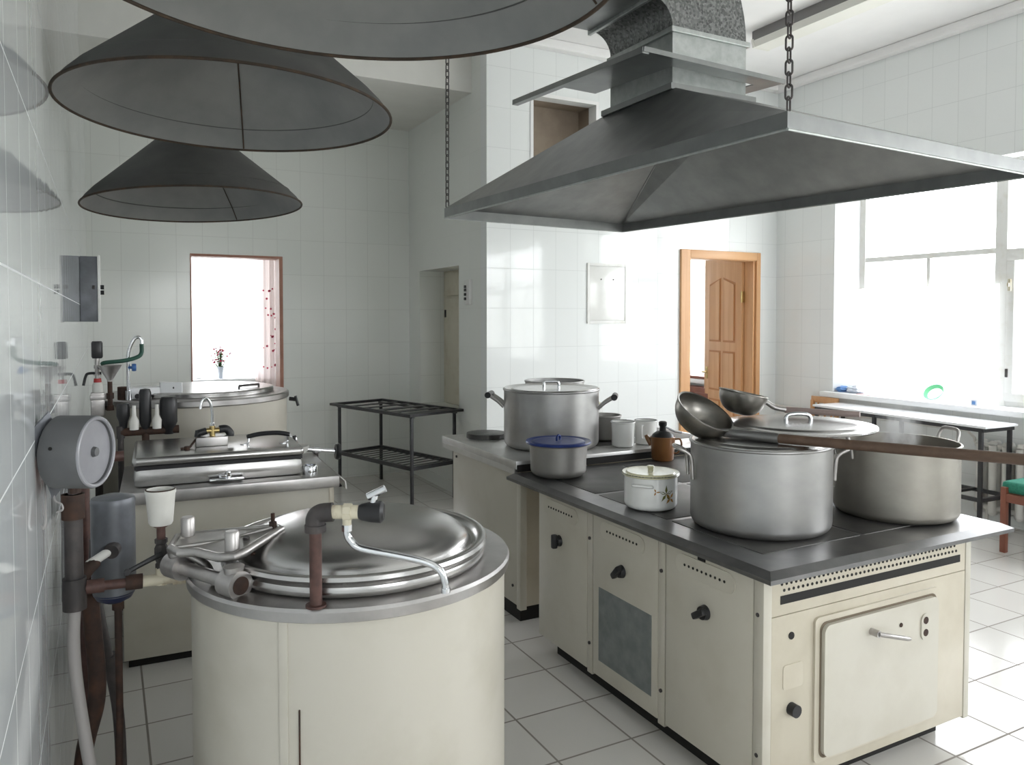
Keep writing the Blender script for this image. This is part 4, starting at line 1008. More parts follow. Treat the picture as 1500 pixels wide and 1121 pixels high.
# hose and the rusty pipes behind
b = bm_(); tube(b, smooth_path([V(-.088, 2.5, .872), V(-.092, 2.49, .80), V(-.088, 2.47, .70), V(-.07, 2.44, .55), V(-.04, 2.42, .35), V(.0, 2.46, .12), V(.05, 2.6, .016), V(.12, 2.85, .014)]), .0165, 12)
solo('drain_hose', b, 'grey_hose', 'grey rubber hose hanging from the foot of the dark wall pipe to the floor', 'hose', (-.0, 2.5, .0))
b = bm_(); cyl(b, (-.075, 3.0, 0), (-.075, 3.0, 1.19), .02, 16); tube(b, smooth_path([V(-.075, 3.0, 1.18), V(-.075, 2.98, 1.215), V(-.03, 2.95, 1.225), V(.05, 2.95, 1.225)]), .018, 12)
solo('steam_pipe', b, 'rustpipe', 'rusty red upright pipe between the dark wall pipe and the grey tank', 'pipe', (-.075, 3.0, 0))
b = bm_(); tube(b, smooth_path([V(-.10, 2.8, .005), V(-.08, 2.78, .3), V(-.04, 2.76, .5), V(-.05, 2.78, .72), V(-.065, 2.8, .9)]), .026, 12)
solo('steam_pipe', b, 'rust', 'black rusted bent pipe low on the left wall under the grey tank', 'pipe', (-.10, 2.8, 0))
b = bm_(); tube(b, smooth_path([V(.03, 2.95, .002), V(.02, 2.93, .35), V(-.02, 2.9, .62), V(-.045, 2.92, .80), V(-.04, 2.95, .95)]), .018, 12); cyl(b, (.0, 2.915, .50), (-.008, 2.908, .56), .027, 12)
solo('steam_pipe', b, 'darkpipe', 'thin grey bent pipe with a collar left of the square boiler', 'pipe', (.03, 2.95, 0))

# ------------------------------------------------------------------ square tilting boiler
rq = thing('square_boiler', 'low rectangular boiler with a flat steel lid between the two round kettles', 'boiler', (.58, 4.4, 0))
RM = T(.055, 4.085, 0) @ RZ(math.radians(-3))
def rb(lo, hi, bev=.003): b = bm_(); box(b, lo, hi, bev, X=RM); return b
obj('cabinet', rb((.0, .03, .04), (1.0, .74, .80)), 'enamel_w', rq)
obj('cabinet_plinth', rb((.02, .05, .0), (.98, .72, .041), 0), 'darkslot', rq)
obj('corner_post', rb((.985, .028, .04), (1.012, .06, .80)), 'enamel', rq)
b = rb((-.01, -.01, .80), (1.035, .76, .862), .01); wt = obj('worktop', b, 'steel_dull', rq)
b = bm_(); prism(b, [(0, 0), (.035, -.03), (.04, -.075), (.034, -.075), (.028, -.032), (0, -.006)], -.01, .76, RM @ T(1.033, 0, .862) @ Matrix(((1, 0, 0, 0), (0, 0, 1, 0), (0, 1, 0, 0), (0, 0, 0, 1)))); obj('bent_lip', b, 'steel_dull', wt, 20)
b = rb((.05, .09, .86), (.865, .70, .955), .035); pan = obj('pan', b, 'lidsteel', rq)
obj('gasket', rb((.055, .095, .95), (.86, .695, .966), .0), 'black', rq, 0)
b = bm_(); box(b, (.045, .085, .966), (.87, .705, 1.012), .022, X=RM, seg=3); ld = obj('boiler_lid', b, 'lidsteel', rq)
b = bm_(); A, B_ = RM @ V(.60, .30, 1.012), RM @ V(.80, .26, 1.012)
for p in (A, B_): tube(b, smooth_path([p + V(-.012, 0, 0), p + V(.006, 0, .008), p + V(.010, 0, .036)], 4), .006, 8); cyl(b, p + V(-.016, 0, 0), p + V(-.016, 0, .004), .018, 12)
hd = obj('handle_bracket', b, 'chrome', ld)
b = bm_(); A1, B1 = A + V(0, 0, .04), B_ + V(.02, 0, .045); tube(b, smooth_path([A1, A1.lerp(B1, .3) + V(0, 0, .012), A1.lerp(B1, .7) + V(0, 0, .013), B1]), [.011] + [.0125] * 23 + [.011], 12); obj('handle_grip', b, 'black', ld)
b = bm_(); box(b, (.44, .062, .885), (.50, .09, .90), .003, X=RM); box(b, (.395, .045, .875), (.56, .085, .884), .002, X=RM); box(b, (.475, .06, .884), (.497, .088, .915), .003, X=RM); obj('lid_latch', b, 'chrome', rq)
b = bm_(); lathe(b, [(0, 0), (.038, 0), (.040, .042), (.036, .048), (.028, .048), (.028, .03), (0, .03)], RM @ V(.90, .10, .862), 28); obj('plug', b, 'chrome', rq)
# mixer block standing on the boiler back with its chrome swan neck
mb = thing('swan_tap', 'chrome swan-neck tap on a small steel block at the middle of the square boiler', 'tap', RM @ V(.42, .36, 1.013))
b = bm_(); box(b, (.345, .30, 1.013), (.505, .42, 1.062), .004, X=RM); obj('tap_block', b, 'steel_dull', mb)
m0 = RM @ V(.43, .36, 1.09)
b = bm_(); cyl(b, m0 - V(0, 0, .03), m0 + V(0, 0, .025), .015, 12); cyl(b, m0 - V(.03, 0, 0), m0 + V(.04, 0, 0), .014, 12); obj('tap_tee', b, 'brass', mb)
b = bm_(); tube(b, [m0 + V(-.075, 0, -.012), m0 + V(-.03, 0, 0)], .019, 14); tube(b, [m0 + V(-.078, 0, -.03), m0 + V(-.072, 0, .004)], .014, 12); obj('elbow', b, 'black', mb)
b = bm_(); tube(b, smooth_path([m0 + V(.035, 0, .004), m0 + V(.07, 0, .004), m0 + V(.09, 0, -.02), m0 + V(.09, 0, -.035)], 5), .021, 14); obj('elbow', b, 'black', mb)
b = bm_(); tube(b, smooth_path([m0 + V(0, 0, .02), m0 + V(0, 0, .10), m0 + V(-.012, -.005, .155), m0 + V(-.032, -.01, .178), m0 + V(-.052, -.015, .16), m0 + V(-.06, -.018, .12)], 7), .0075, 12); cyl(b, m0 + V(0, 0, .018), m0 + V(0, 0, .04), .012, 12); obj('swan_neck', b, 'chrome', mb)
b = bm_(); tube(b, smooth_path([RM @ V(.345, .33, 1.05), RM @ V(.325, .30, 1.03), RM @ V(.31, .27, 1.02), RM @ V(.27, .26, 1.018)]), .006, 8); cyl(b, RM @ V(.30, .262, 1.012), RM @ V(.30, .262, 1.028), .014, 8); obj('drip_cock', b, 'rust', mb)
# black valve cluster behind the lid
vc = thing('valve_cluster', 'black safety valves in a row behind the square boiler, below the far kettle', 'valve', (.16, 4.98, .86))
for x, z0, z1, r, nm in ((.085, 1.10, 1.205, .036, 'valve_cap'), (.20, 1.06, 1.285, .033, 'valve_cap'), (.325, 1.05, 1.235, .048, 'valve_cap')):
    b = bm_(); lathe(b, [(0, z0 - .04), (r * .55, z0 - .04), (r * .7, z0), (r, z0 + .03), (r, z1 - .025), (r * .8, z1 - .005), (0, z1)], (x, 4.98, 0), 28); obj(nm, b, 'black', vc)
b = bm_(); tube(b, [V(.07, 4.98, 1.035), V(.38, 4.98, 1.035)], .024, 14); tube(b, [V(.20, 4.98, 1.04), V(.20, 4.98, .0)], .02, 12); obj('manifold', b, 'rust', vc)
b = bm_(); cyl(b, (.07, 4.98, .0), (.07, 4.98, 1.04), .016, 12); cyl(b, (.07, 4.98, 1.0), (.07, 4.98, 1.07), .022, 12); obj('side_pipe', b, 'darkpipe', vc)
for x in (.14, .26):
    b = bm_(); lathe(b, [(0, 1.05), (.024, 1.05), (.026, 1.10), (.012, 1.13), (.010, 1.19), (0, 1.19)], (x, 4.95, 0), 20); obj('sight_glass', b, 'white_plastic', vc)
# spout, cock and hand wheel right of the square boiler
hw = thing('drain_tap', 'chrome drain tap with a black hand wheel right of the square boiler', 'tap', (1.15, 4.72, .93))
b = bm_(); tube(b, [V(1.02, 4.72, .905), V(1.25, 4.70, .875)], .016, 14); cyl(b, V(1.11, 4.712, .893), V(1.15, 4.709, .888), .022, 12); obj('tap_stem', b, 'chrome', hw)
b = bm_(); Qw = V(0, 0, 1).rotation_difference(V(1, -.1, -.05).normalized()).to_matrix().to_4x4(); lathe(b, [(0, -.012), (.03, -.012), (.045, -.015), (.052, 0), (.045, .015), (.03, .012), (0, .012)], (1.26, 4.698, .872), 24, Qw); obj('hand_wheel', b, 'black', hw)
b = bm_(); tube(b, smooth_path([V(.90, 4.76, .98), V(.96, 4.74, .985), V(1.0, 4.73, .97), V(1.01, 4.73, .93)]), .017, 12); obj('cock', b, 'chrome', hw)
b = bm_(); cyl(b, V(.998, 4.725, .985), V(1.006, 4.722, .925), .014, 10); obj('cock_plug', b, 'black', hw)
b = bm_(); lathe(b, [(0, -.05), (.04, -.045), (.075, -.02), (.085, .01), (.08, .012), (.07, -.015), (.035, -.04), (0, -.045)], (1.0, 4.70, .915), 32); obj('drip_bowl', b, 'white_plastic', hw)
b = bm_(); cyl(b, (1.14, 4.76, .0), (1.14, 4.76, .90), .016, 12); obj('support_pipe', b, 'darkpipe', hw)

# ------------------------------------------------------------------ far kettle
FC = V(.55, 5.66, 0)
fk = thing('boiling_kettle', 'white round kettle with a flat steel lid near the far doorway', 'kettle', FC)
b = bm_(); lathe(b, [(0, .42), (.50, .42), (.585, .50), (.588, 1.15), (0, 1.15)], FC, 96); obj('kettle_body', b, 'kettle_w', fk, 30)
b = bm_(); lathe(b, [(0, .0), (.45, 0), (.45, .42), (0, .42)], FC, 48); obj('pedestal', b, 'darkpipe', fk, 30)
b = bm_(); lathe(b, [(.42, 1.145), (.596, 1.145), (.602, 1.152), (.602, 1.182), (.594, 1.190), (.42, 1.192), (.42, 1.145)], FC, 96); obj('flange', b, 'steel_dull', fk, 35)
b = bm_(); lathe(b, [(0, 1.19), (.47, 1.19), (.475, 1.196), (.475, 1.218), (.465, 1.226), (.38, 1.230), (.1, 1.238), (0, 1.238)], FC + V(.02, -.02, 0), 80); fl_ = obj('kettle_lid', b, 'steel', fk, 35)
b = bm_(); tube(b, [V(.78, 5.36, 1.245), V(.92, 5.45, 1.245)], .008, 8); cyl(b, V(.78, 5.36, 1.225), V(.78, 5.36, 1.245), .007, 8); cyl(b, V(.92, 5.45, 1.225), V(.92, 5.45, 1.245), .007, 8); obj('lid_handle', b, 'darkpipe', fl_)
b = bm_(); cyl(b, (1.135, 5.5, 1.13), (1.175, 5.48, 1.125), .014, 10); tube(b, [V(1.172, 5.48, 1.15), V(1.19, 5.475, 1.08)], .010, 8); obj('side_lever', b, 'black', fk)
b = bm_(); box(b, (.13, 5.29, 1.193), (.30, 5.40, 1.262), .006, X=I4); prism(b, [(.30, 5.29), (.42, 5.24), (.425, 5.255), (.30, 5.40)], 1.21, 1.29); mt = obj('motor_box', b, 'white_plastic', fk, 30); mt.data.materials[0] = M['reveal']
for x in (.17, .235):
    b = bm_(); cyl(b, (x, 5.275, 1.212), (x, 5.292, 1.212), .016, 12); obj('switch_knob', b, 'black', mt)
b = bm_(); cyl(b, (.375, 5.258, 1.258), (.375, 5.263, 1.258), .007, 8); obj('bolt', b, 'black', mt)
b = bm_(); cyl(b, (.09, 5.34, 1.19), (.09, 5.34, 1.27), .03, 12); obj('pipe_stub', b, 'rust', fk)
# faucet with the green hose on the far kettle
fa = thing('swan_tap', 'tall chrome swan-neck tap with a green hose end on the far kettle', 'tap', (.121, 5.28, 1.19))
b = bm_(); tube(b, smooth_path([V(.121, 5.28, 1.192), V(.121, 5.28, 1.42), V(.128, 5.28, 1.50), V(.155, 5.28, 1.563), V(.182, 5.28, 1.578), V(.196, 5.28, 1.56), V(.197, 5.28, 1.525)], 7), .0105, 12); cyl(b, V(.121, 5.28, 1.192), V(.121, 5.28, 1.25), .018, 10); obj('swan_neck', b, 'chrome', fa)
b = bm_(); cyl(b, (.121, 5.275, 1.393), (.158, 5.27, 1.390), .009, 8); lathe(b, [(0, -.012), (.022, -.012), (.024, 0), (.022, .012), (0, .012)], (.153, 5.27, 1.392), 16, RY(PI / 2)); obj('tap_knob', b, 'bluep', fa)
b = bm_(); tube(b, smooth_path([V(.197, 5.28, 1.535), V(.195, 5.275, 1.48), V(.17, 5.26, 1.455), V(.10, 5.24, 1.437), V(.0, 5.24, 1.428), V(-.02, 5.26, 1.42)], 8), .0125, 10); obj('hose', b, 'green_hose', fa)
# safety valve stack
sv = thing('safety_valve', 'valve stack with a black cap standing in the left corner by the far kettle', 'valve', (-.046, 5.3, 0))
sx, sy = -.046, 5.3
b = bm_(); cyl(b, (sx, sy, 0), (sx, sy, 1.12), .022, 14); obj('standpipe', b, 'darkpipe', sv)
b = bm_(); box(b, (sx - .038, sy - .03, 1.10), (sx + .038, sy + .03, 1.245), .006); box(b, (sx - .042, sy - .034, 1.20), (sx + .042, sy + .034, 1.232), .004); obj('valve_body', b, 'cast', sv)
b = bm_(); lathe(b, [(0, 1.245), (.030, 1.245), (.030, 1.29), (.02, 1.31), (0, 1.31)], (sx, sy, 0), 20); obj('bonnet', b, 'white_plastic', sv)
b = bm_(); lathe(b, [(0, 1.305), (.022, 1.305), (.020, 1.33), (0, 1.33)], (sx, sy, 0), 20); obj('seal_ring', b, 'red', sv)
b = bm_(); cyl(b, (sx, sy, 1.32), (sx, sy, 1.46), .013, 12); cyl(b, (sx, sy, 1.39), (sx, sy, 1.41), .019, 8); cyl(b, (sx, sy, 1.35), (sx, sy, 1.37), .022, 8); obj('stem', b, 'cast', sv)
b = bm_(); tube(b, smooth_path([V(sx + .02, sy - .01, 1.362), V(sx - .045, sy - .01, 1.362), V(sx - .062, sy - .012, 1.345), V(sx - .075, sy - .015, 1.29)], 5), .008, 8); obj('lever', b, 'black', sv)
b = bm_(); lathe(b, [(0, 1.452), (.026, 1.452), (.031, 1.462), (.031, 1.545), (.026, 1.555), (0, 1.555)], (sx, sy, 0), 24); obj('cap', b, 'black', sv)
b = bm_(); tube(b, [V(sx + .02, sy, 1.16), V(.03, sy + .02, 1.16)], .018, 12); cyl(b, V(-.005, sy + .01, 1.16), V(.02, sy + .015, 1.16), .028, 10); obj('branch', b, 'darkpipe', sv)
fu = thing('funnel', 'grey metal funnel on a short stem beside the far kettle', 'funnel', (.02, 5.22, 1.16))
b = bm_(); lathe(b, [(.066, 1.412), (.064, 1.408), (.016, 1.325), (.016, 1.315), (.012, 1.322), (.060, 1.41), (.066, 1.412)], (.02, 5.22, 0), 32); obj('cone', b, 'cast', fu)
b = bm_(); cyl(b, (.02, 5.22, 1.14), (.02, 5.22, 1.33), .0135, 12); cyl(b, (.02, 5.22, 1.21), (.02, 5.22, 1.245), .021, 8); cyl(b, (.02, 5.22, 1.14), (.02, 5.22, 1.17), .021, 8); obj('stem', b, 'rust', fu)
# ------------------------------------------------------------------ black metal rack
a = math.radians(17)
RK = T(2.063, 7.618, 0) @ Matrix(((math.sin(a), math.cos(a), 0, 0), (-math.cos(a), math.sin(a), 0, 0), (0, 0, 1, 0), (0, 0, 0, 1)))   # local x along the length, y across
RLn, RW, RT = 1.18, .50, .83
rk = thing('metal_rack', 'empty black metal rack table with a slatted lower shelf by the far wall', 'rack', (2.47, 7.2, 0))
def bar(bm, lo, hi, M_): box(bm, lo, hi, .002, X=M_)
for x in (0, RLn):
    for y in (0, RW):
        b = bm_(); bar(b, (x - .0125, y - .0125, 0), (x + .0125, y + .0125, RT - .012), RK); obj('leg', b, 'blackpaint', rk)
b = bm_()
bar(b, (-.07, -.07, RT - .012), (RLn + .07, -.035, RT + .012), RK); bar(b, (-.07, RW + .035, RT - .012), (RLn + .07, RW + .07, RT + .012), RK)
bar(b, (-.07, -.035, RT - .012), (-.03, RW + .035, RT + .012), RK); bar(b, (RLn + .02, -.035, RT - .012), (RLn + .07, RW + .035, RT + .012), RK)
bar(b, (-.03, -.0125, RT - .03), (RLn + .03, .0125, RT - .012), RK); bar(b, (-.03, RW - .0125, RT - .03), (RLn + .03, RW + .0125, RT - .012), RK)
obj('top_frame', b, 'blackpaint', rk, 0)
for x in (.20, .42, .64, .86, 1.04):
    b = bm_(); bar(b, (x, -.035, RT - .004), (x + (.10 if x > .6 else .06), RW + .035, RT + .004), RK); obj('top_slat', b, 'blackpaint', rk, 0)
b = bm_(); zs = .345
bar(b, (0, -.015, zs - .02), (RLn, .015, zs + .015), RK); bar(b, (0, RW - .015, zs - .02), (RLn, RW + .015, zs + .015), RK); bar(b, (-.012, 0, zs - .02), (.012, RW, zs + .015), RK); bar(b, (RLn - .012, 0, zs - .02), (RLn + .012, RW, zs + .015), RK); obj('shelf_frame', b, 'blackpaint', rk, 0)
for k in range(11):
    x = .09 + k * .1
    b = bm_(); bar(b, (x - .011, .01, zs), (x + .011, RW - .01, zs + .006), RK); obj('shelf_slat', b, 'blackpaint', rk, 0)

# ------------------------------------------------------------------ long table under the window
ta_ = V(6.0, 5.19, 0); tb_ = V(5.93, 3.50, 0); dl = (tb_ - ta_).normalized(); dw = V(-dl.y, dl.x, 0); TL = (tb_ - ta_).length; TWd = .40
if dw.x < 0: dw = -dw
TM = Matrix(((dl.x, dw.x, 0, ta_.x), (dl.y, dw.y, 0, ta_.y), (0, 0, 1, 0), (0, 0, 0, 1)))
tbl = thing('long_table', 'narrow white-topped table on black legs under the bright window', 'table', (6.12, 4.35, 0))
b = bm_(); box(b, (0, 0, .845), (TL, TWd, .865), .004, X=TM); obj('tabletop', b, 'tablewhite', tbl)
b = bm_()
for lo, hi in (((.02, .012, .815), (TL - .02, .036, .845)), ((.02, TWd - .036, .815), (TL - .02, TWd - .012, .845)), ((.02, .036, .815), (.044, TWd - .036, .845)), ((TL - .044, .036, .815), (TL - .02, TWd - .036, .845))): box(b, lo, hi, X=TM)
obj('apron', b, 'blackpaint', tbl, 0)
for x in (.03, TL * .40, TL - .05):
    for y in (.024, TWd - .024):
        b = bm_(); box(b, (x - .014, y - .014, 0), (x + .014, y + .014, .845), .002, X=TM); obj('leg', b, 'blackpaint', tbl)
b = bm_()
for lo, hi in (((TL * .40, .012, .27), (TL - .05, .036, .30)), ((TL * .40, TWd - .036, .27), (TL - .05, TWd - .012, .30)), ((TL - .064, .036, .27), (TL - .036, TWd - .036, .30)), ((TL * .40 - .014, .036, .27), (TL * .40 + .014, TWd - .036, .30)), ((TL * .62, .036, .28), (TL * .62 + .025, TWd - .036, .30)), ((TL * .8, .036, .28), (TL * .8 + .025, TWd - .036, .30))): box(b, lo, hi, X=TM)
obj('low_shelf_frame', b, 'blackpaint', tbl, 0)

# ------------------------------------------------------------------ chairs
ch = thing('chair', 'wooden chair with a green padded seat, cut off by the right edge of the picture', 'chair', (5.93, 3.04, 0))
cx0, cx1, cy0, cy1 = 5.712, 6.11, 2.86, 3.258
for x in (cx0 + .02, cx1 - .02):
    for y in (cy0 + .02, cy1 - .02):
        b = bm_(); box(b, (x - .02, y - .02, 0), (x + .02, y + .02, .87 if y < 3 else .475), .004); obj('leg', b, 'chairwood', ch)
b = bm_(); box(b, (cx0 + .005, cy0 + .01, .37), (cx0 + .035, cy1 - .01, .43)); box(b, (cx1 - .035, cy0 + .01, .37), (cx1 - .005, cy1 - .01, .43)); box(b, (cx0 + .03, cy1 - .035, .37), (cx1 - .03, cy1 - .005, .43)); box(b, (cx0 + .03, cy0 + .005, .37), (cx1 - .03, cy0 + .035, .43)); obj('seat_rail', b, 'chairwood', ch, 0)
b = bm_(); box(b, (cx0 + .03, cy0 + .042, .43), (cx1 - .03, cy1 + .015, .515), .035, seg=4); obj('seat', b, 'greenfab', ch, 60)
b = bm_(); box(b, (cx0 + .04, cy0 + .005, .62), (cx1 - .04, cy0 + .03, .86), .01); obj('backrest', b, 'chairwood', ch)
c2_ = thing('chair', 'light wooden chair in the corner beyond the far end of the white-topped table', 'chair', (6.2, 5.37, 0))
for x, h in ((6.02, .44), (6.38, .86)):
    for y in (5.225, 5.515):
        b = bm_(); box(b, (x - .017, y - .017, 0), (x + .017, y + .017, h), .003); obj('leg', b, 'pine', c2_)
b = bm_(); box(b, (6.0, 5.21, .425), (6.405, 5.53, .455), .01); obj('seat', b, 'pine', c2_)
b = bm_(); box(b, (6.375, 5.205, .835), (6.398, 5.535, .900), .008); obj('crest_rail', b, 'pine', c2_)
for y in (5.29, 5.37, 5.45):
    b = bm_(); cyl(b, (6.385, y, .45), (6.385, y, .84), .011, 10); obj('spindle', b, 'pine', c2_)
b = bm_(); box(b, (6.03, 5.362, .20), (6.38, 5.378, .225)); box(b, (6.01, 5.235, .27), (6.03, 5.505, .30)); obj('stretcher', b, 'pine', c2_, 0)

# ------------------------------------------------------------------ radiator and its pipe
ra = thing('radiator', 'white cast iron column radiator on the wall under the window', 'radiator', (6.39, 3.1, 0))
sec = None
for k in range(13):
    y = 3.79 - k * .105
    if sec is None:
        b = bm_()
        for x in (6.352, 6.41):
            tube(b, smooth_path([V(x, y, .10), V(x, y, .125), V(x, y, .16), V(x, y, .62), V(x, y, .67), V(x, y, .70)], 4), [.010] + [.026] * 3 + [.031] * 14 + [.026] * 2 + [.010], 12)
        for z in (.145, .655): tube(b, [V(6.381, y - .052, z), V(6.381, y + .052, z)], .024, 12)
        box(b, (6.352, y - .017, .13), (6.41, y + .017, .17), .004); box(b, (6.352, y - .017, .63), (6.41, y + .017, .67), .004)
        sec = obj('radiator_section', b, 'radiator', ra)
    else:
        o = sec.copy(); COL.objects.link(o); o.location = sec.location + V(0, -k * .105, 0)
for y in (3.74, 2.58):
    b = bm_(); cyl(b, (6.38, y, 0), (6.38, y, .14), .014, 10); obj('foot', b, 'radiator', ra)
b = bm_(); tube(b, [V(6.435, 6.08, .745), V(6.435, 3.95, .745), V(6.385, 3.86, .70), V(6.381, 3.845, .66)], .012, 10)
solo('heating_pipe', b, 'radiator', 'thin white heating pipe running along the window wall into the radiator', 'pipe', (6.41, 5.0, .73))

# ------------------------------------------------------------------ curtains
def curtain(bm, p0, p1, z0, z1, amp, waves, nx=120, th=0.):
    p0 = V(*p0); p1 = V(*p1); d = p1 - p0; n = V(-d.y, d.x, 0).normalized(); rows = []
    for j in range(5):
        t = j / 4; z = z1 + (z0 - z1) * t; row = []
        for i in range(nx + 1):
            s = i / nx; ph = 2 * PI * waves * s
            row.append(bm.verts.new(p0 + d * s + n * (amp * (math.sin(ph) + .35 * math.sin(2.3 * ph + 1)) * (.7 + .3 * t)) + V(0, 0, z)))
        rows.append(row)
    for A, B_ in zip(rows[:-1], rows[1:]):
        for i in range(nx): bm.faces.new((A[i], A[i + 1], B_[i + 1], B_[i]))
cu = thing('half_curtain', 'sheer white half curtain across the lower panes of the kitchen window', 'curtain', (6.60, 4.5, .97))
b = bm_(); curtain(b, (6.60, 3.80, 0), (6.60, 5.26, 0), .965, 1.985, .012, 15, 160); obj('cloth', b, 'sheer', cu, 180)
b = bm_(); cyl(b, (6.60, 3.79, 1.985), (6.60, 5.30, 1.985), .004, 8); obj('curtain_wire', b, 'winpaint', cu)
cu = thing('sheer_curtain', 'sheer white curtain over the window seen through the far doorway', 'curtain', (1.2, 10.08, .2))
b = bm_(); curtain(b, (.20, 10.27, 0), (1.85, 10.27, 0), .945, 3.0, .008, 16, 200); obj('cloth', b, 'sheer', cu, 180)
b = bm_(); curtain(b, (1.66, 10.06, 0), (2.4, 10.06, 0), .25, 3.0, .022, 9, 120); sp_ = obj('side_drape', b, 'sheer_p', cu, 180, 'pinkish gathered side drape')
b = bm_(); cyl(b, (.05, 10.18, 3.02), (2.65, 10.18, 3.02), .014, 10); obj('curtain_rod', b, 'winpaint', cu)
b = bm_(); rr = random.Random(3)
for (z, n) in ((2.62, 6), (2.0, 5), (1.75, 6), (1.5, 5), (1.3, 6), (1.12, 5)):
    for k in range(n):
        x = 1.80 + rr.uniform(-.05, .12); zz = z + rr.uniform(-.07, .07); r = rr.uniform(.008, .016)
        lathe(b, [(0, 0), (r, 0)], (x, 10.028, zz), 7, RX(PI / 2))
o = obj('printed_flowers', b, 'petal', sp_, 0); o['kind'] = 'stuff'

# ------------------------------------------------------------------ vase with flowers on the far sill
vf = thing('vase_of_flowers', 'small glass vase of red and pale flowers on the far window sill', 'flower vase', (1.265, 10.19, .936))
vx, vy, vz = 1.265, 10.19, .936
b = bm_(); lathe(b, [(0, 0), (.030, 0), (.026, .03), (.034, .10), (.042, .15), (.040, .15), (.031, .10), (.022, .03), (0, .02)], (vx, vy, vz), 24); obj('vase', b, 'bag_w', vf)
b = bm_(); b2 = bm_(); b3 = bm_(); rr = random.Random(11)
for k in range(46):
    az = rr.uniform(0, 2 * PI); sp_r = rr.uniform(.01, .13) ; h = rr.uniform(.22, .40) - sp_r * .25
    tip = V(vx + sp_r * math.cos(az), vy + sp_r * .7 * math.sin(az), vz + h)
    tube(b, [V(vx, vy, vz + .05), V(vx + sp_r * .4 * math.cos(az), vy + sp_r * .3 * math.sin(az), vz + .05 + (h - .05) * .55), tip], .0022, 4)
    for q in range(3):
        t = rr.uniform(.4, .85); p = V(vx, vy, vz + .05).lerp(tip, t); a2 = rr.uniform(0, 2 * PI); L_ = rr.uniform(.02, .035)
        e = V(math.cos(a2), math.sin(a2), .4) * L_; s_ = e.cross(V(0, 0, 1)).normalized() * .008
        quad(b, p, p + e * .5 + s_, p + e, p + e * .5 - s_)
    tgt = b2 if rr.random() < .6 else b3
    r = rr.uniform(.010, .018)
    bmesh.ops.create_icosphere(tgt, subdivisions=1, radius=r, matrix=T(*tip) @ Matrix.Diagonal((1, 1, .7, 1)))
o = obj('foliage', b, 'leaf', vf, 0)
o = obj('red_blossoms', b2, 'petal', vf, 60); o['kind'] = 'stuff'
o = obj('pale_blossoms', b3, 'petal_w', vf, 60); o['kind'] = 'stuff'

# ------------------------------------------------------------------ things on the kitchen window sill
def crumple(c, sx, sy, sz, seed):
    b = bm_(); bmesh.ops.create_icosphere(b, subdivisions=3, radius=1); rr = random.Random(seed); ph = [rr.uniform(0, 6) for _ in range(6)]
    for v in b.verts:
        p = v.co; k = 1 + .16 * math.sin(5 * p.x + ph[0]) * math.sin(6 * p.y + ph[1]) + .12 * math.sin(9 * p.z + ph[2] + 4 * p.x)
        v.co = V(c[0] + p.x * sx * k, c[1] + p.y * sy * k, max(c[2], c[2] + sz * .8 + p.z * sz * k))
    return b
solo('plastic_bag', crumple((6.52, 5.27, .9565), .07, .055, .032, 1), 'bag_b', 'crumpled blue plastic bag at the far end of the kitchen window sill', 'bag', (6.52, 5.27, .9565), smooth=25)
solo('plastic_bag', crumple((6.52, 5.115, .9565), .075, .085, .042, 2), 'bag_w', 'crumpled pale plastic bag beside the blue bag on the window sill', 'bag', (6.52, 5.115, .9565), smooth=25)
b = bm_(); box(b, (6.40, 4.76, .9563), (6.56, 5.02, .9605), .0, X=I4); pr_ = solo('paper_packet', b, 'paper', 'flat red-edged paper packet on the window sill beside the pale bag', 'packet', (6.48, 4.89, .9563), smooth=0)
b = bm_(); box(b, (6.405, 4.775, .9606), (6.55, 4.975, .9616)); obj('sheet', b, 'bag_w', pr_, 0)
Xg = T(6.52, 4.30, .957) @ RX(.0) @ RY(math.radians(-48))
b = bm_(); lathe(b, [(.062, .0), (.070, .002), (.084, .018), (.088, .030), (.084, .031), (.078, .018), (.064, .006), (.062, .0)], (0, 0, 0), 40, T(0, 0, .062) @ Xg); gt = solo('plastic_strainer', b, 'greenring', 'light green plastic strainer leaning on the curtain on the window sill', 'strainer', (6.52, 4.30, .957))
b = bm_(); lathe(b, [(0, .001), (.064, .001)], (0, 0, 0), 30, T(0, 0, .062) @ Xg); obj('mesh_bottom', b, 'sheer', gt)
b = bm_(); box(b, (6.47, 3.895, .9563), (6.525, 3.95, 1.008), .006); jb = solo('glass_cube', b, 'bag_w', 'small pale cube-shaped jar near the middle of the window sill', 'jar', (6.4975, 3.92, .9563))
b = bm_(); box(b, (6.468, 3.908, .965), (6.4705, 3.937, .993)); obj('jar_label', b, 'bag_b', jb, 0)

# ------------------------------------------------------------------ the room behind the pine door
b = bm_(); box(b, (6.28, 6.85, .0), (6.445, 9.35, .86), .006); rc_ = solo('radiator_cover', b, 'chairwood', 'red-brown wooden radiator cover seen through the gap of the pine door', 'radiator cover', (6.36, 8.1, 0))
for k in range(8):
    b = bm_(); box(b, (6.262, 6.90 + k * .305, .06), (6.281, 7.165 + k * .305, .80), .005); obj('cover_panel', b, 'chairwood', rc_)
b = bm_(); box(b, (6.36, 7.05, .951), (6.56, 7.75, .985), .006); solo('folded_cloth', b, 'chairwood', 'dark red folded cloth on the sill seen through the pine door gap', 'cloth', (6.46, 7.4, .951))
cu = thing('sheer_curtain', 'sheer white curtain seen through the gap of the pine door', 'curtain', (6.62, 8.1, 1.0))
b = bm_(); curtain(b, (6.61, 6.92, 0), (6.61, 9.28, 0), .96, 2.6, .012, 20, 200); obj('cloth', b, 'sheer', cu, 180)
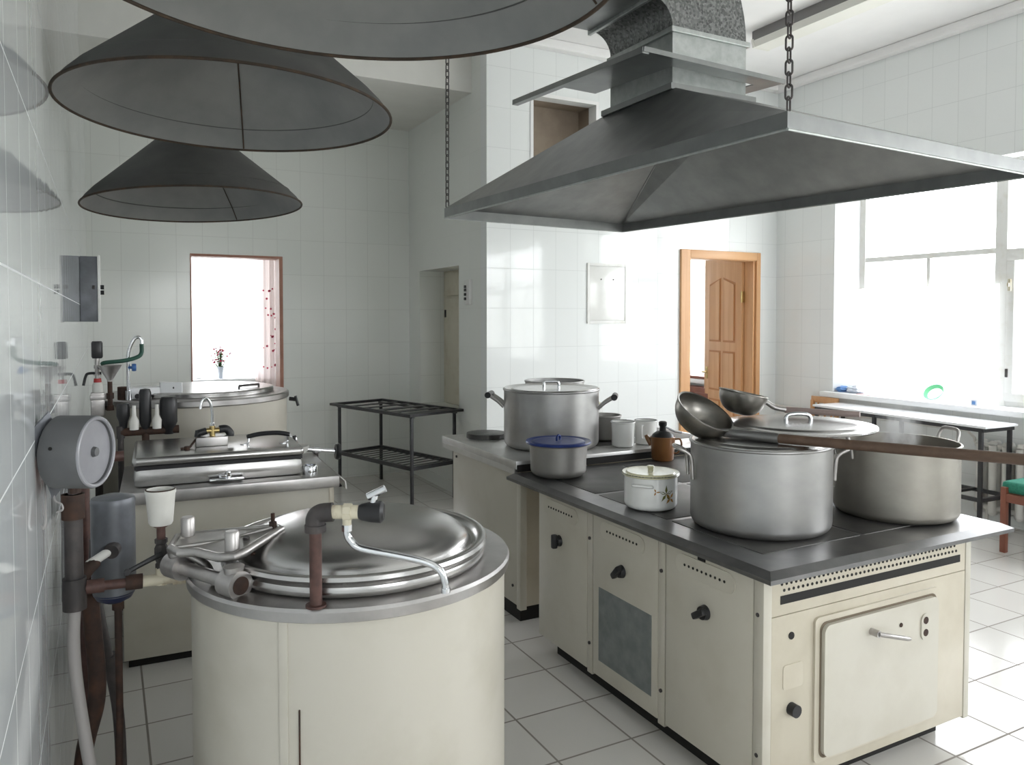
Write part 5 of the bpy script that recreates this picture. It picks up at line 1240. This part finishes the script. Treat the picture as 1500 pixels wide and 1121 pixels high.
# ------------------------------------------------------------------ light and camera
w = bpy.data.worlds.new('overcast_sky'); SC.world = w; w.use_nodes = True
nt = w.node_tree; bg = nt.nodes['Background']
tc = nt.nodes.new('ShaderNodeTexCoord'); sp = nt.nodes.new('ShaderNodeSeparateXYZ')
nt.links.new(tc.outputs['Generated'], sp.inputs[0])
c = ramp(nt, sp.outputs['Z'], [(.0, (.55, .57, .55)), (.08, (.95, .975, 1.0)), (1.0, (.92, .96, 1.0))])
nt.links.new(c, bg.inputs['Color']); bg.inputs['Strength'].default_value = SKY
def portal(loc, rot, sx, sy):
    l = bpy.data.lights.new('window_portal', 'AREA'); l.shape = 'RECTANGLE'; l.size = sx; l.size_y = sy
    l.cycles.is_portal = True
    o = bpy.data.objects.new('window_portal', l); COL.objects.link(o); o.location = loc; o.rotation_euler = rot
portal((6.79, 3.82, 1.985), (0, PI / 2, 0), 2.07, 3.045)
portal((6.79, -.7, 1.985), (0, PI / 2, 0), 2.07, 3.4)
portal((6.79, 8.1, 1.925), (0, PI / 2, 0), 1.95, 2.4)
portal((1.025, 10.58, 1.94), (-PI / 2, 0, 0), 1.55, 2.02)
portal((1.8, YB - .33, 2.1), (PI / 2, 0, 0), 2.2, 1.7)
cam = bpy.data.cameras.new('camera'); co = bpy.data.objects.new('camera', cam); COL.objects.link(co)
yaw = math.radians(27.8); pt = math.atan(35 / 1130)
fw = V(math.sin(yaw) * math.cos(pt), math.cos(yaw) * math.cos(pt), -math.sin(pt))
co.location = (0, 0, 1.7); co.rotation_euler = fw.to_track_quat('-Z', 'Y').to_euler()
cam.sensor_width = 36; cam.lens = 1130 / 1500 * 36; cam.shift_y = -60.5 / 1500; cam.clip_start = .02
SC.camera = co
SC.view_settings.view_transform = 'Standard'; SC.view_settings.look = 'None'
SC.view_settings.gamma = 1; SC.view_settings.use_curve_mapping = False
SC.view_settings.exposure = EXPO
SC.cycles.max_bounces = 10; SC.cycles.volume_bounces = 1; SC.cycles.diffuse_bounces = 6; SC.cycles.glossy_bounces = 5; SC.cycles.transparent_max_bounces = 12
SC.cycles.sample_clamp_indirect = 12
SC.cycles.use_denoising = True
